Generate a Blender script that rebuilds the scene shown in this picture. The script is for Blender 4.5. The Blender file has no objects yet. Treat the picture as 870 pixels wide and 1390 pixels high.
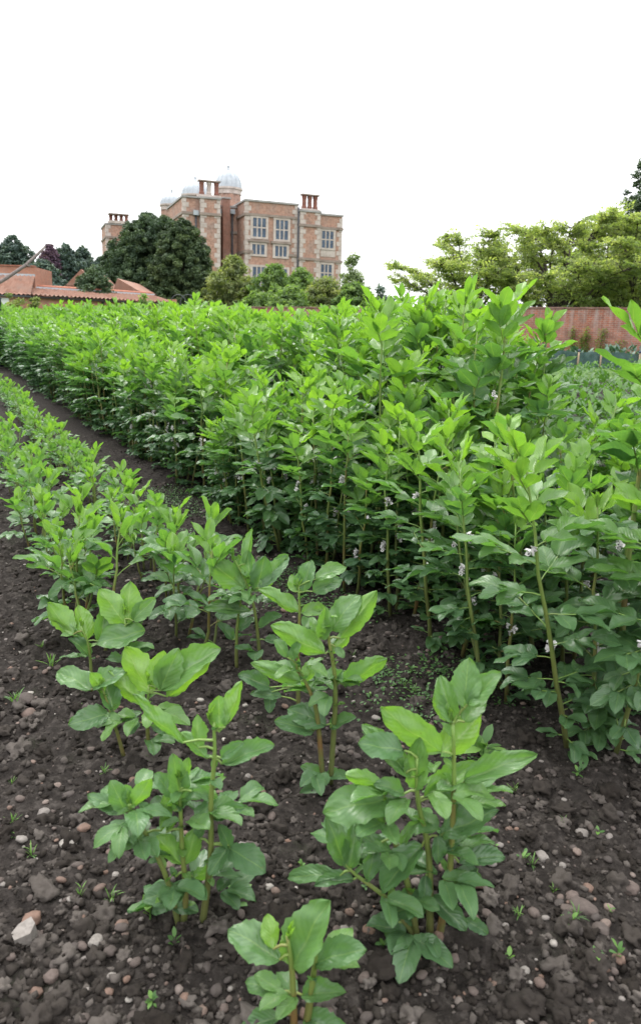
import bpy, math, random
import numpy as np
from mathutils import Vector, Matrix, noise

SC = bpy.context.scene
COL = SC.collection
rad = math.radians

# ------------------------------------------------------------------ helpers
def link(o, parent=None):
    COL.objects.link(o)
    if parent is not None:
        o.parent = parent
    return o

def tag(o, label=None, cat=None, group=None, kind=None):
    if label: o['label'] = label
    if cat: o['category'] = cat
    if group: o['group'] = group
    if kind: o['kind'] = kind
    return o

def empty(name, loc=(0, 0, 0), rz=0.0):
    o = bpy.data.objects.new(name, None)
    o.empty_display_size = 0.1
    o.location = loc
    o.rotation_euler = (0, 0, rz)
    return link(o)

class MB:
    """collects quads / polygons into one mesh"""
    def __init__(s):
        s.v = []; s.f = []; s.a = []; s.uv = []; s.m = []
    def vert(s, p, age=0.0, uv=(0, 0)):
        s.v.append((p[0], p[1], p[2])); s.a.append(age); s.uv.append(uv)
        return len(s.v) - 1
    def face(s, idx, mat=0):
        s.f.append(tuple(idx)); s.m.append(mat)
    def box(s, x0, x1, y0, y1, z0, z1, mat=0):
        i = len(s.v)
        for z in (z0, z1):
            for (x, y) in ((x0, y0), (x1, y0), (x1, y1), (x0, y1)):
                s.vert((x, y, z))
        for q in ((0, 3, 2, 1), (4, 5, 6, 7), (0, 1, 5, 4), (1, 2, 6, 5), (2, 3, 7, 6), (3, 0, 4, 7)):
            s.face([i + k for k in q], mat)
        return s
    def tube(s, pts, radii, n=6, age=0.0, mat=0, cap=True, sq=0.0):
        pts = [Vector(p) for p in pts]
        ref = Vector((0.31, 0.95, 0.07)).normalized()
        rings = []
        for i, p in enumerate(pts):
            t = (pts[min(i + 1, len(pts) - 1)] - pts[max(i - 1, 0)])
            if t.length < 1e-9: t = Vector((0, 0, 1))
            t.normalize()
            a = ref - t * ref.dot(t)
            if a.length < 1e-3: a = Vector((1, 0, 0)) - t * t.x
            a.normalize(); b = t.cross(a)
            ring = []
            for k in range(n):
                w = 2 * math.pi * k / n
                rr = radii[i] * (1 + sq * math.cos(4 * w))
                ag = age if not hasattr(age, '__len__') else age[i]
                ring.append(s.vert(p + (a * math.cos(w) + b * math.sin(w)) * rr, ag, (k / n, i / max(1, len(pts) - 1))))
            rings.append(ring)
        for i in range(len(rings) - 1):
            for k in range(n):
                s.face((rings[i][k], rings[i][(k + 1) % n], rings[i + 1][(k + 1) % n], rings[i + 1][k]), mat)
        if cap:
            s.face(rings[-1], mat); s.face(list(reversed(rings[0])), mat)
        return s
    def lathe(s, cx, cy, prof, n=24, mat=0):
        rings = []
        for (r, z) in prof:
            if r < 1e-5:
                rings.append([s.vert((cx, cy, z))] * n)
            else:
                rings.append([s.vert((cx + r * math.cos(2 * math.pi * k / n), cy + r * math.sin(2 * math.pi * k / n), z)) for k in range(n)])
        for i in range(len(rings) - 1):
            for k in range(n):
                q = (rings[i][k], rings[i][(k + 1) % n], rings[i + 1][(k + 1) % n], rings[i + 1][k])
                u = []
                for w in q:
                    if w not in u: u.append(w)
                if len(u) > 2: s.face(u, mat)
        return s
    def mesh(s, name, mats, smooth=False):
        me = bpy.data.meshes.new(name)
        me.from_pydata(s.v, [], s.f)
        at = me.attributes.new('age', 'FLOAT', 'POINT')
        at.data.foreach_set('value', np.array(s.a, dtype=np.float32))
        uvl = me.uv_layers.new(name='UVMap')
        li = np.zeros(len(me.loops), dtype=np.int32)
        me.loops.foreach_get('vertex_index', li)
        uvl.data.foreach_set('uv', np.array(s.uv, dtype=np.float32)[li].ravel())
        for m in (mats if isinstance(mats, (list, tuple)) else [mats]):
            me.materials.append(m)
        me.polygons.foreach_set('material_index', np.array(s.m, dtype=np.int32))
        if smooth:
            me.polygons.foreach_set('use_smooth', np.ones(len(me.polygons), dtype=bool))
        me.update()
        return me
    def build(s, name, mats, parent=None, smooth=False):
        return link(bpy.data.objects.new(name, s.mesh(name, mats, smooth)), parent)

def np_mesh(name, V, Fq, mats, age=None, smooth=False):
    """fast mesh from numpy arrays, all faces of one size"""
    me = bpy.data.meshes.new(name)
    n, k = Fq.shape
    me.vertices.add(len(V)); me.vertices.foreach_set('co', V.astype(np.float32).ravel())
    me.loops.add(n * k); me.loops.foreach_set('vertex_index', Fq.astype(np.int32).ravel())
    me.polygons.add(n)
    me.polygons.foreach_set('loop_start', np.arange(0, n * k, k, dtype=np.int32))
    try: me.polygons.foreach_set('loop_total', np.full(n, k, dtype=np.int32))
    except Exception: pass
    if age is not None:
        at = me.attributes.new('age', 'FLOAT', 'POINT')
        at.data.foreach_set('value', age.astype(np.float32))
    for m in (mats if isinstance(mats, (list, tuple)) else [mats]):
        me.materials.append(m)
    if smooth: me.polygons.foreach_set('use_smooth', np.ones(n, dtype=bool))
    me.update(calc_edges=True); me.validate()
    return me

# ------------------------------------------------------------------ camera model
CH = 0.95; PITCH = rad(11.3); ROLL = rad(1.5); FPX = 991.0
cF = np.array([0, math.cos(PITCH), -math.sin(PITCH)])
_R = np.array([1.0, 0, 0]); _U = np.array([0, math.sin(PITCH), math.cos(PITCH)])
cR = _R * math.cos(ROLL) + _U * math.sin(ROLL)
cU = -_R * math.sin(ROLL) + _U * math.cos(ROLL)
def ray(u, v): return (u - 435) / FPX * cR - (v - 650) / FPX * cU + cF
def gnd(u, v):
    d = ray(u, v); t = -CH / d[2]
    return Vector((d[0] * t, d[1] * t, 0))
def at(u, v, Y):
    d = ray(u, v) * (1.0 / ray(u, v)[1] * Y)
    return Vector((d[0], d[1], d[2] + CH))
def topx(P):
    q = np.array([P[0], P[1], P[2] - CH]); z = q @ cF
    return 435 + FPX * (q @ cR) / z, 650 - FPX * (q @ cU) / z

cam = bpy.data.cameras.new('camera')
cam.sensor_fit = 'VERTICAL'; cam.sensor_height = 25.23; cam.sensor_width = 25.23
cam.lens = 18.0; cam.shift_y = -45 / 1390
cam.clip_start = 0.05; cam.clip_end = 4000
cam.dof.use_dof = True; cam.dof.focus_distance = 2.4; cam.dof.aperture_fstop = 5.0
co = bpy.data.objects.new('camera', cam); link(co)
M = Matrix(((cR[0], cU[0], -cF[0], 0), (cR[1], cU[1], -cF[1], 0), (cR[2], cU[2], -cF[2], CH), (0, 0, 0, 1)))
co.matrix_world = M
SC.camera = co

# ------------------------------------------------------------------ materials
def mat(name):
    m = bpy.data.materials.new(name); m.use_nodes = True
    nt = m.node_tree; nt.nodes.clear()
    out = nt.nodes.new('ShaderNodeOutputMaterial')
    return m, nt, out
def N(nt, t, ins=None, **kw):
    n = nt.nodes.new(t)
    for k, v in kw.items(): setattr(n, k, v)
    for k, v in (ins or {}).items():
        if isinstance(v, bpy.types.NodeSocket): nt.links.new(v, n.inputs[k])
        else: n.inputs[k].default_value = v
    return n
def ramp(nt, fac, stops, interp='LINEAR'):
    r = nt.nodes.new('ShaderNodeValToRGB'); r.color_ramp.interpolation = interp
    e = r.color_ramp.elements
    while len(e) < len(stops): e.new(0.5)
    for i, (p, c) in enumerate(stops):
        e[i].position = p; e[i].color = (*c, 1) if len(c) == 3 else c
    nt.links.new(fac, r.inputs[0]); return r.outputs[0]
def mixc(nt, f, a, b, mode='MIX'):
    n = nt.nodes.new('ShaderNodeMix'); n.data_type = 'RGBA'; n.blend_type = mode
    for sock, v in ((n.inputs[0], f), (n.inputs[6], a), (n.inputs[7], b)):
        if isinstance(v, bpy.types.NodeSocket): nt.links.new(v, sock)
        else: sock.default_value = v if not hasattr(v, '__len__') else ((*v, 1) if len(v) == 3 else v)
    return n.outputs[2]
def mth(nt, op, a, b=0.0, c=None, clamp=False):
    n = nt.nodes.new('ShaderNodeMath'); n.operation = op; n.use_clamp = clamp
    for i, v in enumerate((a, b, c)):
        if v is None: continue
        if isinstance(v, bpy.types.NodeSocket): nt.links.new(v, n.inputs[i])
        else: n.inputs[i].default_value = v
    return n.outputs[0]
def tex(nt, scale, detail=4, rough=0.55, vec=None, out=0):
    n = N(nt, 'ShaderNodeTexNoise', {'Scale': scale, 'Detail': detail, 'Roughness': rough})
    if vec is not None: nt.links.new(vec, n.inputs['Vector'])
    return n.outputs[out]
def objco(nt): return nt.nodes.new('ShaderNodeTexCoord').outputs['Object']
def geopos(nt): return nt.nodes.new('ShaderNodeNewGeometry').outputs['Position']
def bsdf(nt, out, col, rough=0.8, spec=0.3, bump=None, metal=0.0, bstr=0.4, bdist=0.01):
    p = N(nt, 'ShaderNodeBsdfPrincipled', {'Base Color': col if isinstance(col, bpy.types.NodeSocket) else (*col, 1), 'Roughness': rough, 'Metallic': metal})
    p.inputs['Specular IOR Level'].default_value = spec
    if bump is not None:
        b = N(nt, 'ShaderNodeBump', {'Strength': bstr, 'Distance': bdist, 'Height': bump})
        nt.links.new(b.outputs[0], p.inputs['Normal'])
    if out is not None: nt.links.new(p.outputs[0], out.inputs[0])
    return p

def leaf_material(name, stops, trans=0.35, rough=0.42, spec=0.5, veins=True, vary=0.12, tcol=1.35):
    m, nt, out = mat(name)
    age = N(nt, 'ShaderNodeAttribute', attribute_name='age').outputs['Fac']
    oi = nt.nodes.new('ShaderNodeObjectInfo').outputs['Random']
    pos = geopos(nt)
    nz = tex(nt, 55.0 if veins else 1.7, 3, 0.6, pos)
    a2 = mth(nt, 'ADD', age, mth(nt, 'MULTIPLY_ADD', nz, 0.30, -0.15))
    a2 = mth(nt, 'ADD', a2, mth(nt, 'MULTIPLY_ADD', oi, vary, -vary / 2), clamp=True)
    col = ramp(nt, a2, stops)
    bump = None
    if veins:
        uv = nt.nodes.new('ShaderNodeUVMap').outputs[0]
        sp = N(nt, 'ShaderNodeSeparateXYZ', {0: uv})
        t = mth(nt, 'ABSOLUTE', mth(nt, 'SUBTRACT', sp.outputs[1], 0.5))
        mid = mth(nt, 'LESS_THAN', t, 0.022)
        wv = mth(nt, 'SINE', mth(nt, 'MULTIPLY', mth(nt, 'SUBTRACT', sp.outputs[0], mth(nt, 'MULTIPLY', t, 0.7)), 55.0))
        vein = mth(nt, 'GREATER_THAN', wv, 0.9)
        vv = mth(nt, 'MAXIMUM', mth(nt, 'MULTIPLY', vein, 0.07), mth(nt, 'MULTIPLY', mid, 0.40))
        col = mixc(nt, vv, col, (0.25, 0.36, 0.12))
        bump = mth(nt, 'MULTIPLY_ADD', wv, 0.4, mth(nt, 'MULTIPLY', tex(nt, 160, 3, 0.6, pos), 0.8))
        # brown nibbles and speckles of the leaf itself
        sk = mth(nt, 'GREATER_THAN', tex(nt, 130, 2, 0.5, pos), 0.745)
        col = mixc(nt, mth(nt, 'MULTIPLY', sk, 0.6), col, (0.10, 0.08, 0.03))
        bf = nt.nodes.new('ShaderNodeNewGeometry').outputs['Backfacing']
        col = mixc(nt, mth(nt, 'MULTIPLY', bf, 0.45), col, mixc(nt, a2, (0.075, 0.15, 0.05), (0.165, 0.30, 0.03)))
    p = bsdf(nt, None, col, rough, spec, bump, bstr=0.35, bdist=0.0012)
    if veins:
        sv = tex(nt, 14, 3, 0.5, pos)
        nt.links.new(mth(nt, 'MULTIPLY_ADD', sv, -0.5, 0.56), p.inputs['Roughness'])
        nt.links.new(mth(nt, 'MULTIPLY_ADD', sv, 1.4, -0.28, clamp=True), p.inputs['Specular IOR Level'])
    tc = mixc(nt, 1.0, col, (tcol, tcol * 1.1, 0.46, 1), 'MULTIPLY')
    tr = N(nt, 'ShaderNodeBsdfTranslucent', {'Color': tc})
    mx = N(nt, 'ShaderNodeMixShader', {0: trans, 1: p.outputs[0], 2: tr.outputs[0]})
    nt.links.new(mx.outputs[0], out.inputs[0])
    return m

BEAN = leaf_material('broad bean leaf', [(0.0, (0.036, 0.084, 0.060)), (0.35, (0.064, 0.144, 0.084)), (0.65, (0.102, 0.212, 0.070)), (1.0, (0.172, 0.310, 0.054))], 0.42, 0.31, 0.55, vary=0.2, tcol=1.5)

def stem_material():
    m, nt, out = mat('bean stem')
    age = N(nt, 'ShaderNodeAttribute', attribute_name='age').outputs['Fac']
    oi = nt.nodes.new('ShaderNodeObjectInfo').outputs['Random']
    nz = tex(nt, 14, 3, 0.6, geopos(nt))
    col = ramp(nt, age, [(0.0, (0.075, 0.085, 0.028)), (0.4, (0.115, 0.155, 0.035)), (1.0, (0.13, 0.23, 0.045))])
    red = mth(nt, 'MULTIPLY', mth(nt, 'MULTIPLY_ADD', nz, 4.0, -1.85, clamp=True), mth(nt, 'MULTIPLY', oi, 0.8))
    col = mixc(nt, red, col, (0.17, 0.065, 0.03))
    bsdf(nt, out, col, 0.5, 0.4)
    return m
STEM = stem_material()

def simple(name, c1, c2, scale=8, rough=0.8, spec=0.3, bump=0.3, bdist=0.01, metal=0.0, detail=5):
    m, nt, out = mat(name)
    v = objco(nt)
    nz = tex(nt, scale, detail, 0.6, v)
    col = ramp(nt, nz, [(0.3, c1), (0.7, c2)])
    bsdf(nt, out, col, rough, spec, tex(nt, scale * 3, 4, 0.6, v), metal, bump, bdist)
    return m

PETAL = simple('white petal', (0.66, 0.64, 0.64), (0.76, 0.74, 0.73), 60, 0.6, 0.3, 0.1, 0.001)
BLOTCH = simple('black petal blotch', (0.015, 0.012, 0.016), (0.03, 0.022, 0.03), 60, 0.6, 0.3, 0.1, 0.001)

def soil_material():
    m, nt, out = mat('dark garden soil')
    pos = geopos(nt)
    n1 = tex(nt, 2.3, 5, 0.6, pos); n2 = tex(nt, 46, 6, 0.68, pos); n3 = tex(nt, 220, 4, 0.7, pos)
    col = ramp(nt, n2, [(0.32, (0.008, 0.007, 0.0062)), (0.52, (0.025, 0.0215, 0.019)), (0.74, (0.075, 0.066, 0.059))])
    col = mixc(nt, mth(nt, 'MULTIPLY_ADD', n1, 1.6, -0.55, clamp=True), col, mixc(nt, 0.5, col, (0.042, 0.036, 0.033)))
    # a thin film of green algae and moss in patches
    al = mth(nt, 'MULTIPLY', mth(nt, 'MULTIPLY_ADD', tex(nt, 4.1, 4, 0.6, pos), 6.0, -3.5, clamp=True), mth(nt, 'MULTIPLY_ADD', n3, 4.0, -1.7, clamp=True))
    col = mixc(nt, mth(nt, 'MULTIPLY', al, 0.55), col, (0.035, 0.055, 0.018))
    # turf beyond the vegetable beds
    sp = N(nt, 'ShaderNodeSeparateXYZ', {0: pos})
    far = mth(nt, 'MULTIPLY_ADD', sp.outputs[1], 0.5, -8.5, clamp=True)
    gr = ramp(nt, tex(nt, 1.3, 6, 0.7, pos), [(0.3, (0.045, 0.085, 0.022)), (0.7, (0.085, 0.14, 0.04))])
    col = mixc(nt, far, col, gr)
    h = mth(nt, 'ADD', mth(nt, 'MULTIPLY', n2, 1.0), mth(nt, 'MULTIPLY', n3, 0.35))
    bsdf(nt, out, col, 0.95, 0.06, h, bstr=0.9, bdist=0.012)
    return m
SOIL = soil_material()

def rock_material(name, stops, rough=0.85):
    m, nt, out = mat(name)
    age = N(nt, 'ShaderNodeAttribute', attribute_name='age').outputs['Fac']
    pos = geopos(nt)
    col = ramp(nt, age, stops)
    n2 = tex(nt, 120, 5, 0.65, pos)
    col = mixc(nt, mth(nt, 'MULTIPLY_ADD', n2, 2.4, -0.8, clamp=True), mixc(nt, 0.45, col, (0.03, 0.025, 0.02)), col)
    bsdf(nt, out, col, rough, 0.08, n2, bstr=0.6, bdist=0.004)
    return m
CLOD = rock_material('soil clod', [(0, (0.012, 0.010, 0.0088)), (0.55, (0.037, 0.032, 0.0285)), (1, (0.10, 0.088, 0.079))], 0.95)
PEB = rock_material('pebble', [(0, (0.055, 0.048, 0.045)), (0.3, (0.115, 0.090, 0.080)), (0.5, (0.165, 0.105, 0.080)), (0.7, (0.175, 0.157, 0.145)), (0.9, (0.23, 0.21, 0.19)), (1, (0.36, 0.335, 0.30))], 0.7)

def brick_material(name, c1, c2, mortar, bw=0.225, bh=0.075, streak=0.0, dark=0.25, big=0.35):
    m, nt, out = mat(name)
    v = objco(nt)
    s = N(nt, 'ShaderNodeSeparateXYZ', {0: v})
    vec = N(nt, 'ShaderNodeCombineXYZ', {0: mth(nt, 'ADD', s.outputs[0], s.outputs[1]), 1: s.outputs[2], 2: 0.0}).outputs[0]
    b = N(nt, 'ShaderNodeTexBrick', {'Color1': (*c1, 1), 'Color2': (*c2, 1), 'Mortar': (*mortar, 1), 'Scale': 1.0,
          'Mortar Size': 0.010, 'Brick Width': bw, 'Row Height': bh, 'Bias': -0.1, 'Mortar Smooth': 0.3})
    nt.links.new(vec, b.inputs['Vector'])
    col = b.outputs[0]
    n1 = tex(nt, 0.55, 6, 0.65, v)
    col = mixc(nt, mth(nt, 'MULTIPLY', mth(nt, 'MULTIPLY_ADD', n1, 5.0, -2.3, clamp=True), big), col, (0.25, 0.195, 0.17))
    n2 = tex(nt, 3.5, 4, 0.6, v)
    col = mixc(nt, mth(nt, 'MULTIPLY', mth(nt, 'MULTIPLY_ADD', n2, 4.0, -1.7, clamp=True), dark), col, (0.10, 0.055, 0.04))
    if streak > 0:
        sv = N(nt, 'ShaderNodeMapping', {0: v}); sv.inputs['Scale'].default_value = (2.6, 2.6, 0.22)
        st = tex(nt, 1.6, 5, 0.7, sv.outputs[0])
        hz = mth(nt, 'MULTIPLY_ADD', s.outputs[2], 0.9, -0.75, clamp=True)
        f = mth(nt, 'MULTIPLY', mth(nt, 'MULTIPLY', mth(nt, 'MULTIPLY_ADD', st, 5.0, -2.2, clamp=True), hz), streak)
        col = mixc(nt, f, col, (0.30, 0.26, 0.245))
        f2 = mth(nt, 'MULTIPLY', mth(nt, 'MULTIPLY_ADD', tex(nt, 2.7, 5, 0.7, sv.outputs[0]), 6.0, -3.1, clamp=True), hz)
        col = mixc(nt, mth(nt, 'MULTIPLY', f2, 0.8), col, (0.085, 0.055, 0.053))
    bsdf(nt, out, col, 0.9, 0.15, b.outputs[1], bstr=-0.5, bdist=0.008)
    return m
HBRICK = brick_material('weathered house brick', (0.37, 0.195, 0.138), (0.29, 0.152, 0.108), (0.38, 0.31, 0.26), dark=0.5, big=0.75)
SHAFT = brick_material('dark red shaft brick', (0.20, 0.068, 0.05), (0.15, 0.055, 0.045), (0.2, 0.13, 0.1), dark=0.4, big=0.1)
WBRICK = brick_material('old red garden brick', (0.33, 0.105, 0.062), (0.20, 0.068, 0.05), (0.30, 0.23, 0.19), streak=0.75, dark=0.5, big=0.3)
BBRICK = brick_material('orange barn brick', (0.36, 0.15, 0.09), (0.28, 0.12, 0.08), (0.3, 0.22, 0.18))
STONE = simple('pale limestone', (0.30, 0.255, 0.225), (0.47, 0.41, 0.375), 1.6, 0.85, 0.2, 0.2)
LEAD = simple('dull lead sheet', (0.27, 0.30, 0.33), (0.38, 0.41, 0.44), 2.2, 0.6, 0.3, 0.1)
COPING = simple('grey stone coping', (0.19, 0.18, 0.175), (0.32, 0.31, 0.30), 1.2, 0.85, 0.2, 0.2)
STRING = simple('weathered string course', (0.16, 0.125, 0.105), (0.27, 0.22, 0.19), 1.4, 0.85, 0.2, 0.2)
IRON = simple('dark painted iron', (0.03, 0.033, 0.04), (0.05, 0.055, 0.065), 3, 0.5, 0.4, 0.1)
GLASS = simple('window glass', (0.03, 0.05, 0.085), (0.10, 0.14, 0.20), 1.1, 0.2, 0.3, 0.0)
BLACK = simple('dark tarred boards', (0.018, 0.016, 0.016), (0.04, 0.035, 0.033), 6, 0.8, 0.2, 0.3)
WOOD = simple('weathered wood', (0.20, 0.15, 0.10), (0.34, 0.27, 0.19), 20, 0.8, 0.2, 0.4)
BARK = simple('dark bark', (0.035, 0.03, 0.026), (0.085, 0.072, 0.06), 6, 0.9, 0.1, 0.6, 0.03)
GREYBARK = simple('grey dead bark', (0.10, 0.085, 0.08), (0.22, 0.19, 0.175), 25, 0.9, 0.1, 0.6, 0.01)
PLASTER = simple('pale limewash', (0.55, 0.56, 0.58), (0.70, 0.71, 0.72), 3, 0.85, 0.2, 0.1)
NAVY = simple('navy plastic', (0.012, 0.018, 0.05), (0.02, 0.03, 0.075), 3, 0.5, 0.4, 0.1)

def pantile_material(name, c1, c2):
    m, nt, out = mat(name)
    v = objco(nt)
    s = N(nt, 'ShaderNodeSeparateXYZ', {0: v})
    cell = N(nt, 'ShaderNodeCombineXYZ', {0: mth(nt, 'FLOOR', mth(nt, 'MULTIPLY', s.outputs[0], 4.0)), 1: mth(nt, 'FLOOR', mth(nt, 'MULTIPLY', s.outputs[1], 3.0)), 2: 0.0}).outputs[0]
    wn = N(nt, 'ShaderNodeTexWhiteNoise', {0: cell}).outputs[0]
    col = ramp(nt, wn, [(0.0, c1), (0.7, c2), (1.0, tuple(0.65 * x + 0.03 for x in c1))])
    n1 = tex(nt, 0.9, 6, 0.7, v)
    col = mixc(nt, mth(nt, 'MULTIPLY_ADD', n1, 3.0, -1.35, clamp=True), col, mixc(nt, 0.55, col, (0.24, 0.19, 0.16)))
    bsdf(nt, out, col, 0.85, 0.2)
    return m
PANTILE = pantile_material('orange pantile', (0.205, 0.105, 0.074), (0.265, 0.150, 0.110))

YEW = leaf_material('dark yew needle', [(0, (0.026, 0.050, 0.028)), (0.6, (0.052, 0.090, 0.042)), (1, (0.095, 0.140, 0.060))], 0.15, 0.6, 0.3, False, 0.05)
YEWB = leaf_material('olive yew needle', [(0, (0.028, 0.050, 0.026)), (0.6, (0.055, 0.090, 0.037)), (1, (0.098, 0.138, 0.052))], 0.15, 0.6, 0.3, False, 0.05)
FARLEAF = leaf_material('haze tinted far leaf', [(0, (0.038, 0.066, 0.060)), (0.6, (0.064, 0.102, 0.082)), (1, (0.10, 0.145, 0.10))], 0.15, 0.6, 0.3, False, 0.05)  # distance haze put into the leaf colour, lighter and bluer
PURPLE = leaf_material('copper beech leaf', [(0, (0.085, 0.055, 0.085)), (1, (0.16, 0.10, 0.145))], 0.2, 0.6, 0.3, False, 0.05)
OLIVE = leaf_material('spring olive leaf', [(0, (0.095, 0.128, 0.058)), (0.6, (0.17, 0.205, 0.085)), (1, (0.28, 0.30, 0.13))], 0.45, 0.6, 0.3, False, 0.05)
FRESH = leaf_material('fresh green leaf', [(0, (0.075, 0.125, 0.048)), (0.6, (0.135, 0.215, 0.075)), (1, (0.22, 0.31, 0.11))], 0.45, 0.6, 0.3, False, 0.05)
GOLD = leaf_material('yellow green spring leaf', [(0, (0.14, 0.19, 0.085)), (0.55, (0.235, 0.29, 0.135)), (1, (0.35, 0.38, 0.19))], 0.62, 0.55, 0.3, False, 0.05)
CLIMB = leaf_material('climber leaf', [(0, (0.09, 0.15, 0.035)), (1, (0.22, 0.32, 0.08))], 0.45, 0.55, 0.3, False, 0.05)
PALEB = leaf_material('pale willow leaf', [(0, (0.09, 0.135, 0.06)), (1, (0.22, 0.28, 0.13))], 0.35, 0.6, 0.3, False, 0.05)
WEED = leaf_material('weed leaf', [(0, (0.03, 0.075, 0.025)), (0.6, (0.06, 0.14, 0.032)), (1, (0.125, 0.24, 0.05))], 0.35, 0.5, 0.4, False, 0.3)
CABB = leaf_material('blue brassica leaf', [(0, (0.03, 0.07, 0.055)), (1, (0.07, 0.13, 0.085))], 0.2, 0.5, 0.4, False, 0.1)

def net_material():
    m, nt, out = mat('dark green garden net')
    v = objco(nt)
    nz = tex(nt, 5, 4, 0.6, v)
    col = ramp(nt, nz, [(0.3, (0.022, 0.055, 0.052)), (0.7, (0.045, 0.095, 0.092))])
    bsdf(nt, out, col, 0.6, 0.4)
    return m
NET = net_material()

# ------------------------------------------------------------------ world and sun (bright overcast)
w = bpy.data.worlds.new('World'); SC.world = w; w.use_nodes = True
nt = w.node_tree; nt.nodes.clear()
wo = nt.nodes.new('ShaderNodeOutputWorld')
sky = nt.nodes.new('ShaderNodeTexSky'); sky.sky_type = 'NISHITA'; sky.sun_disc = False
sky.sun_elevation = rad(52); sky.sun_rotation = rad(-35)
d = nt.nodes.new('ShaderNodeTexCoord').outputs['Generated']
sz = N(nt, 'ShaderNodeSeparateXYZ', {0: d}).outputs[2]
up = mth(nt, 'MAXIMUM', sz, 0.0)
lum = mth(nt, 'MULTIPLY_ADD', mth(nt, 'POWER', up, 1.3), 17.0, 8.5)             # overcast: zenith about twice the horizon
cl = mth(nt, 'MULTIPLY_ADD', tex(nt, 2.2, 5, 0.55, d), 0.16, 0.92)
lum = mth(nt, 'MULTIPLY', lum, cl)
grey = N(nt, 'ShaderNodeCombineColor', {0: lum, 1: lum, 2: mth(nt, 'MULTIPLY', lum, 1.015)}).outputs[0]
colr = mixc(nt, 0.93, sky.outputs[0], grey)
bg = N(nt, 'ShaderNodeBackground', {'Color': colr, 'Strength': 0.10})
nt.links.new(bg.outputs[0], wo.inputs[0])
sl = bpy.data.lights.new('sun', 'SUN'); sl.energy = 1.4; sl.angle = rad(28); sl.color = (1, 0.97, 0.92)
so = bpy.data.objects.new('sun', sl); link(so)
so.rotation_euler = (rad(38), 0, rad(35)) 
_sd = Vector((math.sin(rad(-35)) * math.cos(rad(52)), math.cos(rad(-35)) * math.cos(rad(52)), math.sin(rad(52))))
so.rotation_euler = (-_sd).to_track_quat('-Z', 'Y').to_euler()
vs = SC.view_settings
vs.view_transform = 'Standard'; vs.look = 'None'; vs.gamma = 1.0; vs.exposure = 0.96; vs.use_curve_mapping = False

# ------------------------------------------------------------------ ground: one sheet
def ground_h(x, y):
    r = math.hypot(x, y)
    if r > 14: return 0.0
    f = min(1.0, (14 - r) / 6)
    h = 0.035 * noise.noise((x * 1.3, y * 1.3, 0.3)) + 0.02 * noise.noise((x * 4.1, y * 4.1, 2.0))
    if r < 6:
        h += 0.016 * noise.noise((x * 13, y * 13, 5.0)) + 0.014 * noise.noise((x * 31, y * 31, 9.0))
        h += 0.010 * abs(noise.noise((x * 62, y * 62, 3.0)))
    return h * f
def big_h(x, y): 
    return ground_h(x, y)
xs = np.concatenate([-np.geomspace(1500, 2.2, 40), np.arange(-2.0, 1.9, 0.0105), np.geomspace(2.2, 1500, 40)])
ys = np.concatenate([[-1500, -400, -100, -30, -10, -4, -1.5, -0.5, 0.0, 0.2, 0.35], np.arange(0.45, 3.9, 0.0105), np.geomspace(4.0, 1500, 60)])
X, Y = np.meshgrid(xs, ys)
Z = np.array([ground_h(x, y) for x, y in zip(X.ravel(), Y.ravel())])
V = np.stack([X.ravel(), Y.ravel(), Z], 1)
nx, ny = len(xs), len(ys)
ii = (np.arange(ny - 1)[:, None] * nx + np.arange(nx - 1)[None, :]).ravel()
Fq = np.stack([ii, ii + 1, ii + 1 + nx, ii + nx], 1)
g = link(bpy.data.objects.new('ground', np_mesh('ground', V, Fq, SOIL, smooth=True)))
tag(g, kind='structure')

# ------------------------------------------------------------------ clods and gravel
def ico(sub):
    import bmesh
    bm = bmesh.new(); bmesh.ops.create_icosphere(bm, subdivisions=sub, radius=1.0)
    v = np.array([x.co[:] for x in bm.verts]); f = np.array([[q.index for q in t.verts] for t in bm.faces])
    bm.free(); return v, f
ICO = {1: ico(1), 2: ico(2), 3: ico(3)}
def lump(sub, seed, rough, squash=0.75):
    v, f = ICO[sub]
    o = []
    for p in v:
        n = noise.noise((p[0] * 1.3 + seed * 7.1, p[1] * 1.3, p[2] * 1.3)) * rough + noise.noise((p[0] * 3.1, p[1] * 3.1 + seed * 3.3, p[2] * 3.1)) * rough * 0.6
        if sub > 2: n += noise.noise((p[0] * 7.1, p[1] * 7.1 + seed * 3.3, p[2] * 7.1)) * rough * 0.3
        o.append(p * (1 + n) * np.array([1, 1, squash]))
    return np.array(o), f
def scatter(name, material, items, lumps, smooth=True):
    Vs, Fs, As = [], [], []; off = 0
    for (x, y, z, s, rz, tilt, k, a, sx) in items:
        v, f = lumps[k]
        c, sn = math.cos(rz), math.sin(rz)
        q = v * np.array([s * sx, s, s])
        ct, stt = math.cos(tilt), math.sin(tilt)
        q = np.stack([q[:, 0], q[:, 1] * ct - q[:, 2] * stt, q[:, 1] * stt + q[:, 2] * ct], 1)
        q = np.stack([q[:, 0] * c - q[:, 1] * sn, q[:, 0] * sn + q[:, 1] * c, q[:, 2]], 1) + np.array([x, y, z])
        Vs.append(q); Fs.append(f + off); As.append(np.full(len(q), a)); off += len(q)
    return link(bpy.data.objects.new(name, np_mesh(name, np.concatenate(Vs), np.concatenate(Fs), material, np.concatenate(As), smooth=smooth)))

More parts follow.
